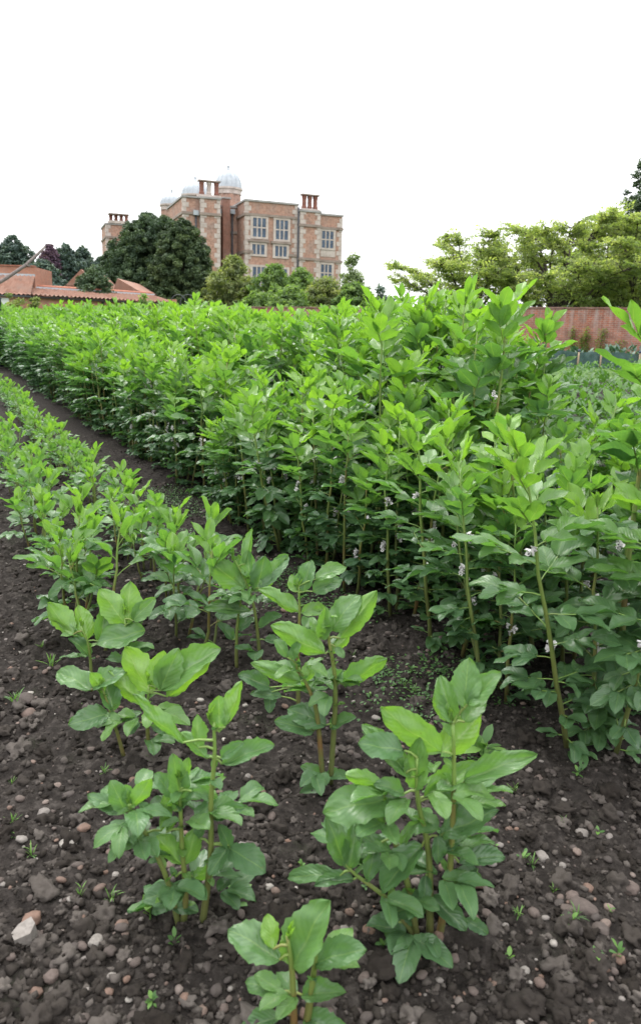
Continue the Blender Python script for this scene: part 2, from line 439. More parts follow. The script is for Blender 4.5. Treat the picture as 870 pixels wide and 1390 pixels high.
R = random.Random(11)
def soil_point():
    while True:
        F = 0.55 + 6.0 * R.random() ** 2.4
        x = R.uniform(-0.62, 0.62) * F + R.uniform(-0.2, 0.2)
        return x, F
sm = [lump(1, k, 0.85, 0.85) for k in range(12)]
lg = [lump(3, 40 + k, 0.95, 0.8) for k in range(12)]
items = []
for _ in range(26000):
    x, y = soil_point()
    s = 0.0022 + 0.0062 * R.random() ** 2.4
    items.append((x, y, ground_h(x, y) + s * 0.2, s, R.uniform(0, 6.3), R.uniform(-.6, .6), R.randrange(12), R.random() ** 1.3, R.uniform(0.9, 1.5)))
o1 = scatter('soil_crumbs', CLOD, items, sm, False); tag(o1, 'fine dark crumbs of soil covering the bed between the rows', 'soil', kind='stuff')
items = []
for _ in range(2600):
    x, y = soil_point()
    s = 0.006 + 0.0135 * R.random() ** 2.6
    items.append((x, y, ground_h(x, y) + s * 0.15, s, R.uniform(0, 6.3), R.uniform(-.5, .5), R.randrange(12), R.random(), R.uniform(0.9, 1.4)))
o2 = scatter('soil_clods', CLOD, items, lg); tag(o2, 'rough brown clods lying over the garden bed', 'soil', kind='stuff')
pb = [lump(2, 90 + k, 0.22, 0.62) for k in range(10)]
items = []
for _ in range(5200):
    x, y = soil_point()
    s = 0.0022 + 0.0066 * R.random() ** 2.8
    items.append((x, y, ground_h(x, y) + s * 0.35, s, R.uniform(0, 6.3), R.uniform(-.4, .4), R.randrange(10), R.random() ** 2.0, R.uniform(0.9, 1.5)))
o3 = scatter('gravel', PEB, items, pb); tag(o3, 'small brown and grey gravel mixed into the soil', 'gravel', kind='stuff')

# named stones: pixel-measured places on the ground, real sizes
def stone(u, v, s, colour, label, squash=0.62, sx=1.2, rz=0.3, rough=0.2, sharp=False, group=None):
    p = gnd(u, v)
    vv, ff = lump(3, R.uniform(0, 99), rough, squash)
    if sharp: vv = np.sign(vv) * np.minimum(np.abs(vv), 0.75)
    vv = vv * np.array([s * sx, s, s])
    me = np_mesh('stone', vv, ff, PEB if colour >= 0 else CLOD, np.full(len(vv), abs(colour)), smooth=True)
    o = link(bpy.data.objects.new('stone' if colour >= 0 else 'soil_clod', me))
    o.location = (p.x, p.y, ground_h(p.x, p.y) + s * squash * 0.45); o.rotation_euler = (R.uniform(-.2, .2), R.uniform(-.2, .2), rz)
    tag(o, label, 'stone' if colour >= 0 else 'clod', group)
STONES = [
 (93, 1152, .0135, .95, 'rounded white chalky stone on bare soil at the left'),
 (43, 1260, .0125, .5, 'rounded pink pebble sitting beside the flat pale slab'),
 (62, 1222, .0155, -.75, 'big grey lump of hard soil above the pink pebble'),
 (115, 1132, .0105, .45, 'reddish brown pebble just right of the white chalky stone'),
 (132, 1288, .011, .9, 'angular cream stone low in front of the left row'),
 (36, 950, .019, .1, 'flat dark grey stone far left beside the first row'),
 (40, 966, .015, .35, 'pinkish stone touching the flat dark grey stone'),
 (60, 1105, .010, .72, 'pale grey pebble above the white chalky stone'),
 (792, 1240, .016, .18, 'smooth brown grey cobble lying on the right hand soil'),
 (853, 1200, .015, .3, 'oval pinkish grey pebble near the right edge'),
 (813, 1273, .012, .12, 'smooth dark grey pebble below the brown grey cobble'),
 (735, 1056, .010, .3, 'brown stone lying between the short row and tall beans'),
 (700, 1125, .008, .05, 'small bluish pebble right of the nearest right hand plant'),
 (664, 1181, .011, .78, 'pale stone beside the base of the nearest right hand plant'),
 (510, 977, .008, .85, 'little white pebble in the gap between short and tall beans'),
 (663, 1063, .013, .22, 'dark rounded stone right of the long pointed bean leaf'),
 (735, 1163, .012, .8, 'buff flat stone on soil at the right'),
 (790, 1130, .009, .75, 'grey white pebble among seedlings at the right'),
 (775, 1222, .010, .3, 'dull mauve pebble left of the brown grey cobble'),
 (205, 1130, .012, -.7, 'small dark clod left of the nearest left hand plant'),
 (350, 1115, .013, -.6, 'dark clod in the middle between the two nearest plants'),
 (328, 1170, .009, .8, 'tiny white pebble between the two nearest plants'),
]
for i, (u, v, s, c, lb) in enumerate(STONES):
    stone(u, v, s * 1.12, c, lb, rz=i * 1.1, sx=1.1 + 0.25 * ((i * 7) % 3) / 2, sharp=(i in (4, 16)), rough=0.95 if c < 0 else 0.2)
# flat pale slab bottom left
mbs = MB(); 
pts = [(-.016, -.014), (.009, -.017), (.019, -.002), (.015, .015), (-.006, .013), (-.019, .003)]
lo = [mbs.vert((x, y, -.01)) for x, y in pts]; hi = [mbs.vert((x * .93, y * .93, .012 + 0.006 * x / .04)) for x, y in pts]
mbs.face(hi); mbs.face(lo[::-1])
for k in range(6): mbs.face((lo[k], lo[(k + 1) % 6], hi[(k + 1) % 6], hi[k]))
mbs.a = [0.86] * len(mbs.v)
sl_ = mbs.build('flat_stone', PEB); p = gnd(52, 1282); sl_.location = (p.x - .02, p.y, ground_h(p.x, p.y) + .012); sl_.rotation_euler = (.1, -.1, .5)
tag(sl_, 'flat pale angular slab at the bottom left of the soil', 'stone')
# uncounted look-alikes
stone_sites = []
for k in range(60):
    u, v = R.uniform(10, 860), R.uniform(760, 1385)
    stone_sites.append((u, v))
for (u, v) in stone_sites:
    stone(u, v, R.uniform(.007, .011), R.choice([.05, .12, .2, .3, .45, .6]), 'plain small pebble half sunk in the dark soil', rz=R.uniform(0, 6), sx=R.uniform(1, 1.4), group='pebbles scattered on the soil')

# ------------------------------------------------------------------ leaves
def leaf(mb, base, tip, nrm, L, W, fold=0.3, curl=0.4, age=0.5, wave=0.0, ns=6, nt_=2, ph=0.0, mat_=0, ser=0.0, rng=R, blunt=0.9, puck=0.0):
    a = Vector(tip).normalized(); n = Vector(nrm); n = n - a * n.dot(a)
    if n.length < 1e-4: n = Vector((0, 0, 1)) - a * a.z
    if n.length < 1e-4: n = Vector((1, 0, 0))
    n.normalize(); b = a.cross(n)
    P = Vector(base); rows = []
    st = L / ns
    for i in range(ns + 1):
        s = i / ns
        wd = W * 0.5 * (math.sin(math.pi * min(1, max(0, s)) ** blunt) ** 0.62 if 0 < s < 1 else 0.02)
        ang = curl * s * 1.0
        ad = a * math.cos(ang) - n * math.sin(ang); nd = n * math.cos(ang) + a * math.sin(ang)
        row = []
        for j in range(-nt_, nt_ + 1):
            t = j / nt_
            wv = wave * math.sin(s * 9 + ph + (1.7 if t > 0 else 0)) * abs(t) * W
            e = wd * t * (1 + (rng.uniform(-ser, ser) if abs(j) == nt_ else 0))
            if puck: wv += puck * L * (noise.noise((s * 3.2 + ph, t * 1.8, ph)) + .55 * noise.noise((s * 9 + ph, t * 4, ph)) * (.3 + abs(t)))
            q = P + b * (e * math.cos(fold)) + nd * (abs(e) * math.sin(fold) * (0.7 + 0.3 * abs(t)) + wv)
            row.append(mb.vert(q, age, (s, 0.5 + 0.5 * t)))
        rows.append(row); P = P + ad * st
    for i in range(ns):
        for j in range(2 * nt_):
            mb.face((rows[i][j], rows[i + 1][j], rows[i + 1][j + 1], rows[i][j + 1]), mat_)

def dirv(az, el): return Vector((math.cos(az) * math.cos(el), math.sin(az) * math.cos(el), math.sin(el)))

def compound(mb, base, az, el, pet, pairs, L, W, age, rng, ns, nt_, fold=0.25, curl=0.4, wave=0.06, ser=0.0, stem_mb=None, pr=0.0016):
    """one broad bean leaf: a petiole with one to three pairs of leaflets"""
    d0 = dirv(az, el); up = dirv(az, el + math.pi / 2)
    side = d0.cross(up).normalized()
    end = Vector(base) + d0 * pet
    rach = [Vector(base), Vector(base) + d0 * pet * 0.5 + up * pet * 0.04]
    pos = end.copy(); dd = d0.copy()
    for k in range(pairs):
        for sg in (-1, 1):
            spread = rng.uniform(0.55, 0.95) if k < pairs - 1 else rng.uniform(0.3, 0.62)
            ld = (dd * math.cos(spread) + side * sg * math.sin(spread) + up * rng.uniform(-0.12, 0.18)).normalized()
            nn = (up * 1.0 + side * (-sg) * rng.uniform(0.05, 0.45)).normalized()
            sc = rng.uniform(0.85, 1.12) * (1 - 0.08 * (pairs - 1 - k))
            leaf(mb, pos + side * sg * 0.002 + dd * rng.uniform(-.006, .006), ld, nn, L * sc, W * sc, fold * rng.uniform(0.5, 1.4), curl * rng.uniform(0.3, 1.5), age + rng.uniform(-.08, .08), wave, ns, nt_, rng.uniform(0, 6), ser=ser, rng=rng, puck=.05)
        rach.append(pos.copy())
        pos = pos + dd * L * 0.42; dd = (dd - up * 0.06 + Vector((0, 0, -0.02))).normalized()
    if stem_mb is not None:
        stem_mb.tube(rach, [pr] * len(rach), 4, age=0.9, cap=False)

def crown_tip(mb, base, d, rng, size, ns, nt_, ser=0.0):
    """tuft of small upright folded young leaves at the stem tip"""
    az0 = rng.uniform(0, 6.3)
    for k in range(9):
        az = az0 + k * 2.4; el = rad(rng.uniform(52, 84))
        ld = (dirv(az, el) + Vector(d) * 0.4).normalized()
        nn = dirv(az + math.pi, 0.3)
        L = size * rng.uniform(0.55, 1.0)
        leaf(mb, Vector(base) + ld * 0.004 - Vector(d) * 0.016 * rng.random(), ld, nn, L, L * rng.uniform(.36, .5), rng.uniform(0.4, 0.9), rng.uniform(-0.5, 0.3), rng.uniform(0.85, 1.0), 0.05, ns, nt_, rng.uniform(0, 6), ser=ser, rng=rng)

def flower_cluster(base, az, rng):
    mb = MB()
    for k in range(rng.randint(3, 5)):
        a2 = az + rng.uniform(-.9, .9); el = rng.uniform(-.35, .35)
        d0 = dirv(a2, el); up = dirv(a2, el + math.pi / 2); b0 = Vector(base) + dirv(a2, 0.4) * 0.008 + Vector((0, 0, rng.uniform(-.012, .014)))
        leaf(mb, b0, d0, up, 0.023, 0.019, 0.5, -1.3, 1.0, 0.08, 4, 1, mat_=0, rng=rng)           # upright standard
        for sg in (-1, 1):
            sd = d0.cross(up) * sg
            leaf(mb, b0 + d0 * .006 - up * .002, (d0 + sd * .15).normalized(), sd, 0.015, 0.011, 0.2, 0.3, 1.0, 0, 3, 1, mat_=0, rng=rng)
            leaf(mb, b0 + d0 * .010 - up * .002 + sd * .0035, (d0 + sd * .15).normalized(), sd, 0.0055, 0.0048, 0.2, 0.3, 1.0, 0, 2, 1, mat_=1, rng=rng)
    return mb

def bean_meshes(seed, H, nst, tall, ns=6, nt_=2, flowers=0, size=1.0, lean=0.16, ser=0.0, spread=0.035, scaleW=1.0, up_age=1.0):
    """returns (stem meshbuilders, foliage meshbuilder, flower meshbuilders)"""
    rng = random.Random(seed); fol = MB(); stems = []; fl = []
    az0 = rng.uniform(0, 6.3)
    for s in range(nst):
        h = H * (1.0 if s == 0 else rng.uniform(0.72, 0.98) if tall else rng.uniform(0.5, 0.85))
        azb = az0 + s * 6.283 / max(1, nst) + rng.uniform(-.4, .4)
        b = Vector((math.cos(azb), math.sin(azb), 0)) * (spread * rng.uniform(.5, 1.1) if nst > 1 else 0.0)
        tilt = lean * rng.uniform(0.3, 1.0) * (1.5 if (s > 0 and not tall) else 1.0)
        d = Vector((math.cos(azb) * tilt, math.sin(azb) * tilt, 1)).normalized()
        pts = []; npt = 9
        for i in range(npt):
            t = i / (npt - 1)
            q = b + Vector((d.x * h * t * (1.25 - 0.35 * t), d.y * h * t * (1.25 - 0.35 * t), h * t)) + Vector((rng.uniform(-1, 1), rng.uniform(-1, 1), 0)) * 0.005 * (1 if 0 < i else 0)
            pts.append(q)
        pts[0].z = -0.03
        r0 = (0.0062 if tall else 0.0056) * (0.8 + 0.4 * h / H) * size ** .5
        sm_ = MB(); sm_.tube(pts, [r0 * (1 - 0.70 * i / (npt - 1)) for i in range(npt)], 8 if ns > 6 else 6, age=[i / (npt - 1) for i in range(npt)], sq=0.1)
        gap = (0.044 if tall else 0.046) * size
        nn = max(4, int(h / gap))
        az = rng.uniform(0, 6.3)
        def on(t):
            x = t * (npt - 1); i = min(int(x), npt - 2); return pts[i].lerp(pts[i + 1], x - i)
        for k in range(nn):
            t = 0.07 + 0.93 * ((k + rng.uniform(-.2, .2) + .2) / nn) ** (0.9 if tall else 0.82)
            t = min(.985, max(.06, t))
            az += math.pi + rng.uniform(-.75, .75)
            top = max(0.0, (t - (0.42 if tall else 0.55)) / (0.58 if tall else 0.45))
            if tall and t < 0.2 and rng.random() < 0.25: continue
            el = rad(9 + 45 * top ** 1.0 + rng.uniform(-18, 20)) if tall else rad(14 + 56 * max(0, (t - .45) / .55) ** .9 + rng.uniform(-14, 14))
            Lf = size * (0.074 * (0.66 + 0.52 * math.sin(math.pi * min(1, t * 0.86))) if tall else 0.072 * (0.72 + 0.55 * math.sin(math.pi * min(1, t * 0.92))))
            if t > .5: Lf *= 1.12
            pairs = (1 if t < 0.2 else 2) if tall else 1
            if tall and 0.3 < t < 0.8 and rng.random() < 0.4: pairs = 3
            if not tall and t > 0.35 and rng.random() < 0.5: pairs = 2
            age = (0.05 + 0.32 * t + 0.58 * max(0, (t - 0.52) / 0.48) ** 1.1 + rng.uniform(-.1, .1)) if tall else (0.18 + 0.34 * t + 0.42 * top)
            compound(fol, on(t), az, el, Lf * rng.uniform(0.30, 0.62) * (1 - .45 * top), pairs, Lf, Lf * rng.uniform(.50, .62) * scaleW, age * up_age, rng, ns, nt_, fold=0.24 + 0.35 * top, curl=0.62 - 0.9 * top, wave=0.08, ser=ser, stem_mb=sm_)
        if tall:
            for k in range(8):
                t = rng.uniform(.02, .38); Lf = size * rng.uniform(.05, .078)
                compound(fol, on(t), rng.uniform(0, 6.3), rng.uniform(-.2, .45), Lf * .5, rng.choice((1, 2)), Lf, Lf * .58, rng.uniform(.02, .25), rng, ns, nt_, .25, .8, .08, ser, sm_)
        crown_tip(fol, pts[-1], d, rng, 0.040 * size, max(3, ns - 1), nt_, ser)
        stems.append(sm_)
        if flowers:
            for k in range(flowers):
                t = rng.uniform(0.36, 0.70)
                fl.append(flower_cluster(on(t), rng.uniform(0, 6.3), rng))
    return stems, fol, fl

SHORT_G = 'short young bean plants in the double row'
TALL_G = 'tall flowering bean plants in the right hand rows'
def proto(meshes):
    st, fo, fl = meshes
    return [('stem', s.mesh('stem', STEM, True)) for s in st] + [('foliage', fo.mesh('foliage', BEAN, True))] + [('flower_cluster', f.mesh('flower_cluster', [PETAL, BLOTCH], True)) for f in fl]
def place(parts, x, y, rz, sc, label, group, tiltx=0.0, tilty=0.0, detail=True):
    root = empty('bean_plant', (x, y, ground_h(x, y)), rz)
    root.rotation_euler = (tiltx, tilty, rz); root.scale = (sc[0], sc[0], sc[1])
    tag(root, label, 'bean plant', group)
    for nme, me in parts:
        if not detail and nme == 'flower_cluster': continue
        link(bpy.data.objects.new(nme, me), root)
    return root

nvec = Vector((math.cos(rad(27)), math.sin(rad(27)), 0)); dvec = Vector((-math.sin(rad(27)), math.cos(rad(27)), 0))
short_protos = [proto(bean_meshes(100 + k, 0.36, (2, 3, 2, 3, 2, 3, 3, 2)[k], False, 8, 3, 0, 0.98, 0.24, 0.05, 0.03, 1.04)) for k in range(8)]
tall_protos = [proto(bean_meshes(200 + k, 0.74, (4, 4, 3, 4, 4, 4, 3, 4, 5, 3, 4, 4)[k], True, 7, 3, 2, 0.96, 0.22, 0.05, 0.065)) for k in range(12)]
big_protos = [proto(bean_meshes(300 + k, 1.12, (3, 3, 4, 3, 4)[k], True, 6, 2, 2, 1.1, 0.14, 0.02, 0.06)) for k in range(5)]
shared_flower = None
nplants = 0
# ---- short rows: hero plants measured one by one (u, v of the base; v of the top)
HERO = [
 (262, 1268, 934, 'nearest short bean plant of the left row with one tall stem and one low leafy side shoot'),
 (580, 1285, 905, 'big leafy bean plant nearest on the right with a long pointed leaf reaching right'),
 (405, 1420, 1240, 'bean plant at the very bottom of the picture with only its top leaves showing'),
 (440, 1075, 815, 'short bean plant mid row with two bare stems and broad bright cupped leaves on top'),
 (205, 1025, 872, 'short bean plant of the left row right behind the nearest left one'),
 (352, 905, 728, 'short bean plant with a red brown stem and two pale leaves, left of the gap'),
 (405, 962, 760, 'short bean plant half hidden behind the one with two bare stems'),
 (172, 935, 788, 'leafy short bean plant at the soil edge, third along the left row'),
]

# ---- foreground plants, leaflet by leaflet: stems and leaflets measured on the plane of each plant
def hero_plant(seed, base, stems, leaves, buds, ox, oy, sc, label, wk=1.0):
    rng = random.Random(seed)
    def P(x, y, d=0.0): return at(ox + x / sc, oy + y / sc, base.y + d) - Vector((base.x, base.y, 0))
    root = empty('bean_plant', (base.x, base.y, 0)); tag(root, label, 'bean plant', SHORT_G)
    gz = ground_h(base.x, base.y)
    allp = []
    for st in stems:
        pts = [P(*q) for q in st]
        pts[0].z = min(pts[0].z, gz - .02)
        fine = []
        for i in range(len(pts) - 1):
            for k in range(4): fine.append(pts[i].lerp(pts[i + 1], k / 4))
        fine.append(pts[-1])
        for _ in range(2):
            fine = [fine[0]] + [(fine[i - 1] + fine[i] * 2 + fine[i + 1]) / 4 for i in range(1, len(fine) - 1)] + [fine[-1]]
        n = len(fine); mb = MB()
        mb.tube(fine, [.0054 * (1 - .60 * i / (n - 1)) for i in range(n)], 8, age=[i / (n - 1) for i in range(n)], sq=.16)
        allp += fine
        link(bpy.data.objects.new('stem', mb.mesh('stem', STEM, True)), root)
    fo = MB()
    for lf in leaves:
        x0, y0, x1, y1, w_, age = lf[:6]
        dp = lf[6] if len(lf) > 6 else None
        ang = (y1 - y0)
        b0 = P(x0, y0)
        near = min(allp, key=lambda q: (Vector((q.x, q.z)) - Vector((b0.x, b0.z))).length + .2 * abs(q.z - b0.z))
        k = math.hypot(x1 - x0, y1 - y0) / sc / FPX * base.y * 1.15
        d1 = dp if dp is not None else ((-.55 if ang > 25 else .25 * rng.choice((-1, 1)) if abs(ang) < 60 else rng.uniform(-.1, .35)))
        b = P(x0, y0, near.y); t = P(x1, y1, near.y + d1 * k)
        ax = t - b; L = ax.length
        cd = (Vector((0, 0, CH)) - Vector((base.x, base.y, 0)) - b).normalized()
        up = Vector((0, 0, 1))
        n = (-cd * .8 + up * .35) if age > .74 else (cd * .75 + up * .6)
        n = n + Vector((rng.uniform(-.3, .3), 0, rng.uniform(-.2, .2)))
        W = w_ / sc / FPX * (base.y * 1.25) * 1.2 * wk
        W = min(W, L * .66); 
        L *= 1.06
        leaf(fo, b, ax, n, L, W, rng.uniform(.2, .75), rng.uniform(.1, .8) * (1 if age < .74 else -.5), age + rng.uniform(-.06, .06), .07, 18, 6, rng.uniform(0, 6), ser=.10, rng=rng, blunt=rng.uniform(.78, .98), puck=.06)
        if (near - b).length < .09:
            fo.tube([near, near.lerp(b, .5) + Vector((0, 0, .003)), b], [.0024, .002, .0017], 5, age=.8, mat=1, cap=False)
    zmax = max(q.z for q in allp)
    for q in allp:
        if .03 < q.z < zmax * .72 and rng.random() < .42:
            az = rng.uniform(0, 6.3); L = rng.uniform(.045, .068)
            compound(fo, q, az, rng.uniform(.0, .5), L * .4, rng.choice((1, 1, 2)), L, L * rng.uniform(.52, .64), .22 + .45 * q.z / zmax, rng, 10, 4, .35, .7, .07, .08, None)
    for q in allp[3:]:
        if rng.random() < .55 and q.z > .05:
            az = rng.uniform(0, 6.3); el = rng.uniform(.1, 1.2); L = rng.uniform(.014, .034)
            leaf(fo, q, dirv(az, el), dirv(az, el + 1.57), L, L * .6, .4, .4, rng.uniform(.3, .8), .08, 6, 2, rng.uniform(0, 6), ser=.08, rng=rng)
    for (x, y, sz) in buds:
        q = P(x, y); near = min(allp, key=lambda a_: (a_ - q).length)
        crown_tip(fo, P(x, y, near.y), (0, 0, 1), rng, sz, 6, 2, .04)
    link(bpy.data.objects.new('foliage', fo.mesh('foliage', [BEAN, STEM], True)), root)
    return root
hero_plant(1, gnd(268, 1268), [
  [(475, 1150), (520, 820), (515, 580), (535, 400), (530, 250)],
  [(395, 1165), (415, 980), (395, 780), (390, 620), (385, 540)],
  [(395, 1165), (340, 920), (260, 740), (190, 640), (170, 590)]],
 [(400, 335, 190, 158, 62, .8), (500, 400, 390, 300, 60, .75), (468, 355, 452, 225, 108, .85), (555, 290, 550, 150, 78, .85), (578, 270, 652, 95, 82, .9), (565, 425, 772, 338, 92, .45), (560, 400, 650, 335, 50, .4),
  (535, 655, 632, 600, 66, .3), (590, 780, 738, 850, 105, .3), (598, 778, 560, 688, 105, .35), (592, 768, 512, 885, 95, .3), (385, 560, 366, 402, 76, .5), (402, 525, 424, 408, 44, .8), (362, 565, 296, 468, 84, .45), (362, 622, 440, 532, 50, .4), (436, 540, 552, 560, 54, .4),
  (402, 852, 292, 738, 118, .85), (408, 852, 458, 715, 118, .85), (465, 735, 490, 658, 62, .4), (312, 705, 325, 558, 56, .9), (330, 712, 368, 650, 56, .85), (155, 625, 108, 508, 76, .45), (150, 632, 8, 553, 60, .4), (186, 602, 262, 505, 58, .85), (180, 602, 160, 520, 46, .8),
  (252, 722, 183, 752, 66, .3), (272, 650, 228, 590, 66, .35), (382, 958, 232, 980, 72, .2), (400, 952, 452, 895, 64, .25), (345, 1030, 268, 1042, 56, .25), (352, 1030, 452, 1030, 56, .25), (300, 830, 255, 830, 40, .3), (370, 900, 350, 860, 60, .3), (440, 900, 545, 880, 55, .8)],
 [(515, 230, .022), (385, 500, .02), (170, 580, .02)], 120, 900, 3.107, 'nearest short bean plant of the left row, one tall stem and low leafy side shoots')
hero_plant(2, gnd(582, 1284), [
  [(520, 1035), (520, 700), (475, 530), (475, 380)],
  [(545, 1035), (590, 800), (605, 480), (600, 260)],
  [(480, 1030), (440, 790), (375, 610), (365, 540)],
  [(490, 1030), (385, 875), (275, 795), (215, 745)]],
 [(415, 515, 163, 560, 120, .42, -.1), (430, 505, 345, 462, 80, .4), (500, 515, 672, 398, 72, .7, .2), (640, 462, 862, 353, 78, .5, -.2), (535, 522, 650, 515, 44, .5), (560, 362, 358, 228, 92, .85), (562, 366, 694, 238, 122, .9), (638, 205, 652, 42, 84, .5), (602, 255, 556, 105, 92, .55), (650, 195, 755, 85, 66, .45), (640, 255, 702, 150, 64, .5), (582, 255, 540, 160, 52, .85),
  (452, 445, 308, 268, 72, .5), (430, 355, 286, 325, 88, .3), (468, 488, 482, 325, 68, .6), (432, 435, 386, 350, 66, .45), (558, 648, 738, 560, 88, .3, -.2), (545, 650, 556, 748, 122, .25, -.5), (492, 688, 348, 818, 96, .25), (620, 742, 778, 712, 66, .25), (505, 788, 500, 885, 112, .15), (560, 822, 695, 800, 88, .2), (520, 878, 362, 922, 90, .15), (520, 862, 645, 965, 98, .2), (640, 942, 718, 982, 60, .15), (400, 955, 366, 1002, 56, .15),
  (225, 750, 175, 598, 66, .4), (242, 765, 262, 612, 66, .4), (205, 790, 22, 775, 56, .35), (255, 802, 130, 802, 50, .3), (328, 690, 308, 802, 60, .3), (385, 705, 268, 640, 46, .35), (355, 472, 238, 445, 58, .85), (362, 605, 318, 565, 60, .6), (370, 600, 400, 550, 50, .8), (420, 682, 472, 598, 40, .5), (560, 700, 620, 640, 60, .2), (470, 960, 430, 900, 70, .15), (610, 800, 680, 760, 60, .15)],
 [(490, 470, .022), (590, 250, .022), (362, 540, .02)], 380, 880, 2.559, 'big leafy bean plant nearest on the right with a long pointed leaf reaching right')
hero_plant(3, gnd(440, 1072), [
  [(600, 1220), (622, 940), (615, 800), (590, 680), (590, 600)],
  [(575, 1190), (545, 960), (490, 850), (470, 800)]],
 [(578, 748, 366, 645, 88, .85), (598, 748, 680, 668, 88, .85), (640, 685, 775, 505, 86, .85), (602, 652, 700, 505, 100, .45), (560, 685, 582, 568, 66, .5), (540, 662, 528, 598, 46, .55), (655, 872, 820, 782, 78, .75, -.3), (480, 862, 276, 795, 66, .8), (498, 862, 535, 770, 78, .85), (582, 1040, 436, 958, 82, .3), (600, 1050, 692, 1003, 62, .25), (532, 1062, 386, 1020, 68, .25), (420, 760, 385, 690, 60, .45), (440, 770, 470, 700, 60, .5), (560, 1245, 488, 1208, 56, .25), (580, 1245, 672, 1250, 58, .25), (560, 1285, 478, 1330, 66, .2), (600, 885, 645, 815, 66, .4), (620, 720, 655, 760, 60, .4)],
 [(585, 640, .024), (470, 800, .02)], 250, 640, 3.022, 'short bean plant mid row with two bare stems and broad bright cupped leaves on top')
hero_plant(4, gnd(352, 905), [
  [(318, 800), (300, 640), (285, 540), (250, 440), (195, 340)],
  [(215, 790), (215, 640), (240, 480)]],
 [(250, 482, 110, 372, 78, .85), (262, 482, 226, 348, 70, .85), (298, 492, 330, 355, 80, .45), (318, 475, 425, 365, 84, .8), (312, 480, 415, 335, 60, .4), (272, 572, 95, 550, 54, .5), (312, 640, 385, 585, 74, .4), (250, 460, 200, 400, 60, .85), (270, 440, 262, 330, 50, .8), (330, 690, 395, 690, 50, .3), (200, 690, 150, 620, 60, .25), (220, 560, 165, 500, 60, .3), (225, 650, 270, 600, 60, .3), (250, 380, 280, 240, 40, .85)],
 [(200, 350, .026), (250, 430, .02)], 250, 640, 3.022, 'short bean plant with a red brown stem and two pale leaves, left of the gap')
hero_plant(5, gnd(405, 965), [
  [(470, 985), (465, 760), (475, 580), (470, 470)]],
 [(470, 580, 305, 498, 72, .75), (480, 580, 592, 558, 62, .7), (492, 492, 512, 365, 80, .45), (528, 492, 645, 430, 66, .4), (540, 442, 652, 378, 58, .5), (455, 495, 440, 425, 56, .85), (470, 492, 470, 420, 40, .8), (350, 885, 240, 828, 108, .2), (355, 905, 350, 985, 100, .2), (400, 922, 282, 905, 48, .25), (460, 700, 380, 650, 70, .3), (470, 720, 540, 640, 76, .35), (470, 830, 400, 780, 70, .25), (470, 850, 545, 830, 66, .25)],
 [(465, 470, .03)], 250, 640, 3.022, 'short bean plant half hidden behind the one with two bare stems')
hero_plant(6, gnd(198, 1028), [
  [(340, 655), (320, 590), (300, 530), (280, 470)],
  [(405, 655), (400, 540), (405, 460)]],
 [(408, 482, 342, 362, 66, .85), (420, 472, 448, 375, 46, .85), (436, 472, 482, 368, 56, .45), (440, 474, 578, 352, 80, .45), (452, 490, 572, 385, 50, .8), (392, 512, 298, 428, 66, .8), (250, 472, 160, 412, 74, .4), (312, 530, 278, 425, 68, .3), (300, 535, 195, 562, 66, .25), (250, 470, 330, 410, 50, .35), (440, 520, 470, 540, 50, .3), (380, 560, 350, 590, 60, .2), (410, 570, 470, 590, 55, .2), (330, 560, 380, 530, 55, .25), (285, 480, 250, 430, 55, .8)],
 [(402, 440, .02), (275, 460, .022)], 0, 700, 2.0, 'short bean plant of the left row right behind the nearest left one')
hero_plant(7, gnd(172, 935), [
  [(346, 480), (345, 360), (340, 280)],
  [(250, 430), (245, 350), (220, 300)]],
 [(342, 295, 275, 205, 64, .85), (350, 292, 348, 185, 60, .9), (362, 285, 418, 225, 54, .45), (395, 312, 268, 342, 70, .4, -.3), (272, 342, 292, 248, 66, .4), (240, 335, 212, 248, 60, .85), (200, 322, 128, 242, 52, .85), (240, 340, 130, 250, 30, .8), (330, 380, 400, 360, 40, .3), (340, 400, 290, 375, 50, .25), (245, 380, 200, 330, 60, .3), (350, 400, 400, 430, 50, .25)],
 [(340, 260, .022), (222, 290, .022)], 0, 700, 2.0, 'leafy short bean plant at the soil edge, third along the left row')
hero_plant(8, gnd(400, 1420), [
  [(800, 840), (795, 640), (780, 540)], [(820, 840), (850, 660), (860, 560)]],
 [(760, 605, 636, 515, 120, .4, .1), (742, 575, 730, 488, 46, .85), (800, 625, 852, 468, 125, .4), (855, 615, 972, 566, 90, .35, -.2), (770, 690, 670, 660, 110, .35), (820, 700, 930, 690, 110, .3), (790, 620, 790, 520, 60, .8), (760, 760, 660, 780, 100, .25), (830, 770, 940, 800, 100, .25)],
 [(785, 545, .025)], 0, 1000, 2.0, 'lowest bean plant at the bottom of the picture, in front of the two nearest plants')
nplants += 8
used = [gnd(u, v) for (u, v, _, _) in HERO]
rr = random.Random(5)
def row_label_short(c, s): 
    return 'short young bean plant further along the left double row' 
for c, s0, s1 in ((0.32, 1.95, 6.0), (0.63, 1.62, 11.0)):
    s = s0
    while s < s1:
        q = nvec * (c + rr.uniform(-.04, .04)) + dvec * s
        if all((q - k).length > 0.135 for k in used):
            sc = rr.uniform(0.80, 1.02) * (1.0 - .28 * min(1, max(0, q.y - 1.9) / 2.2))
            place(short_protos[rr.randrange(8)], q.x, q.y, rr.uniform(0, 6.3), (sc * .9, sc * rr.uniform(.98, 1.18)), row_label_short(c, s), SHORT_G, rr.uniform(-.12, .12), rr.uniform(-.12, .12)); nplants += 1
            used.append(q)
        s += rr.uniform(0.14, 0.20)

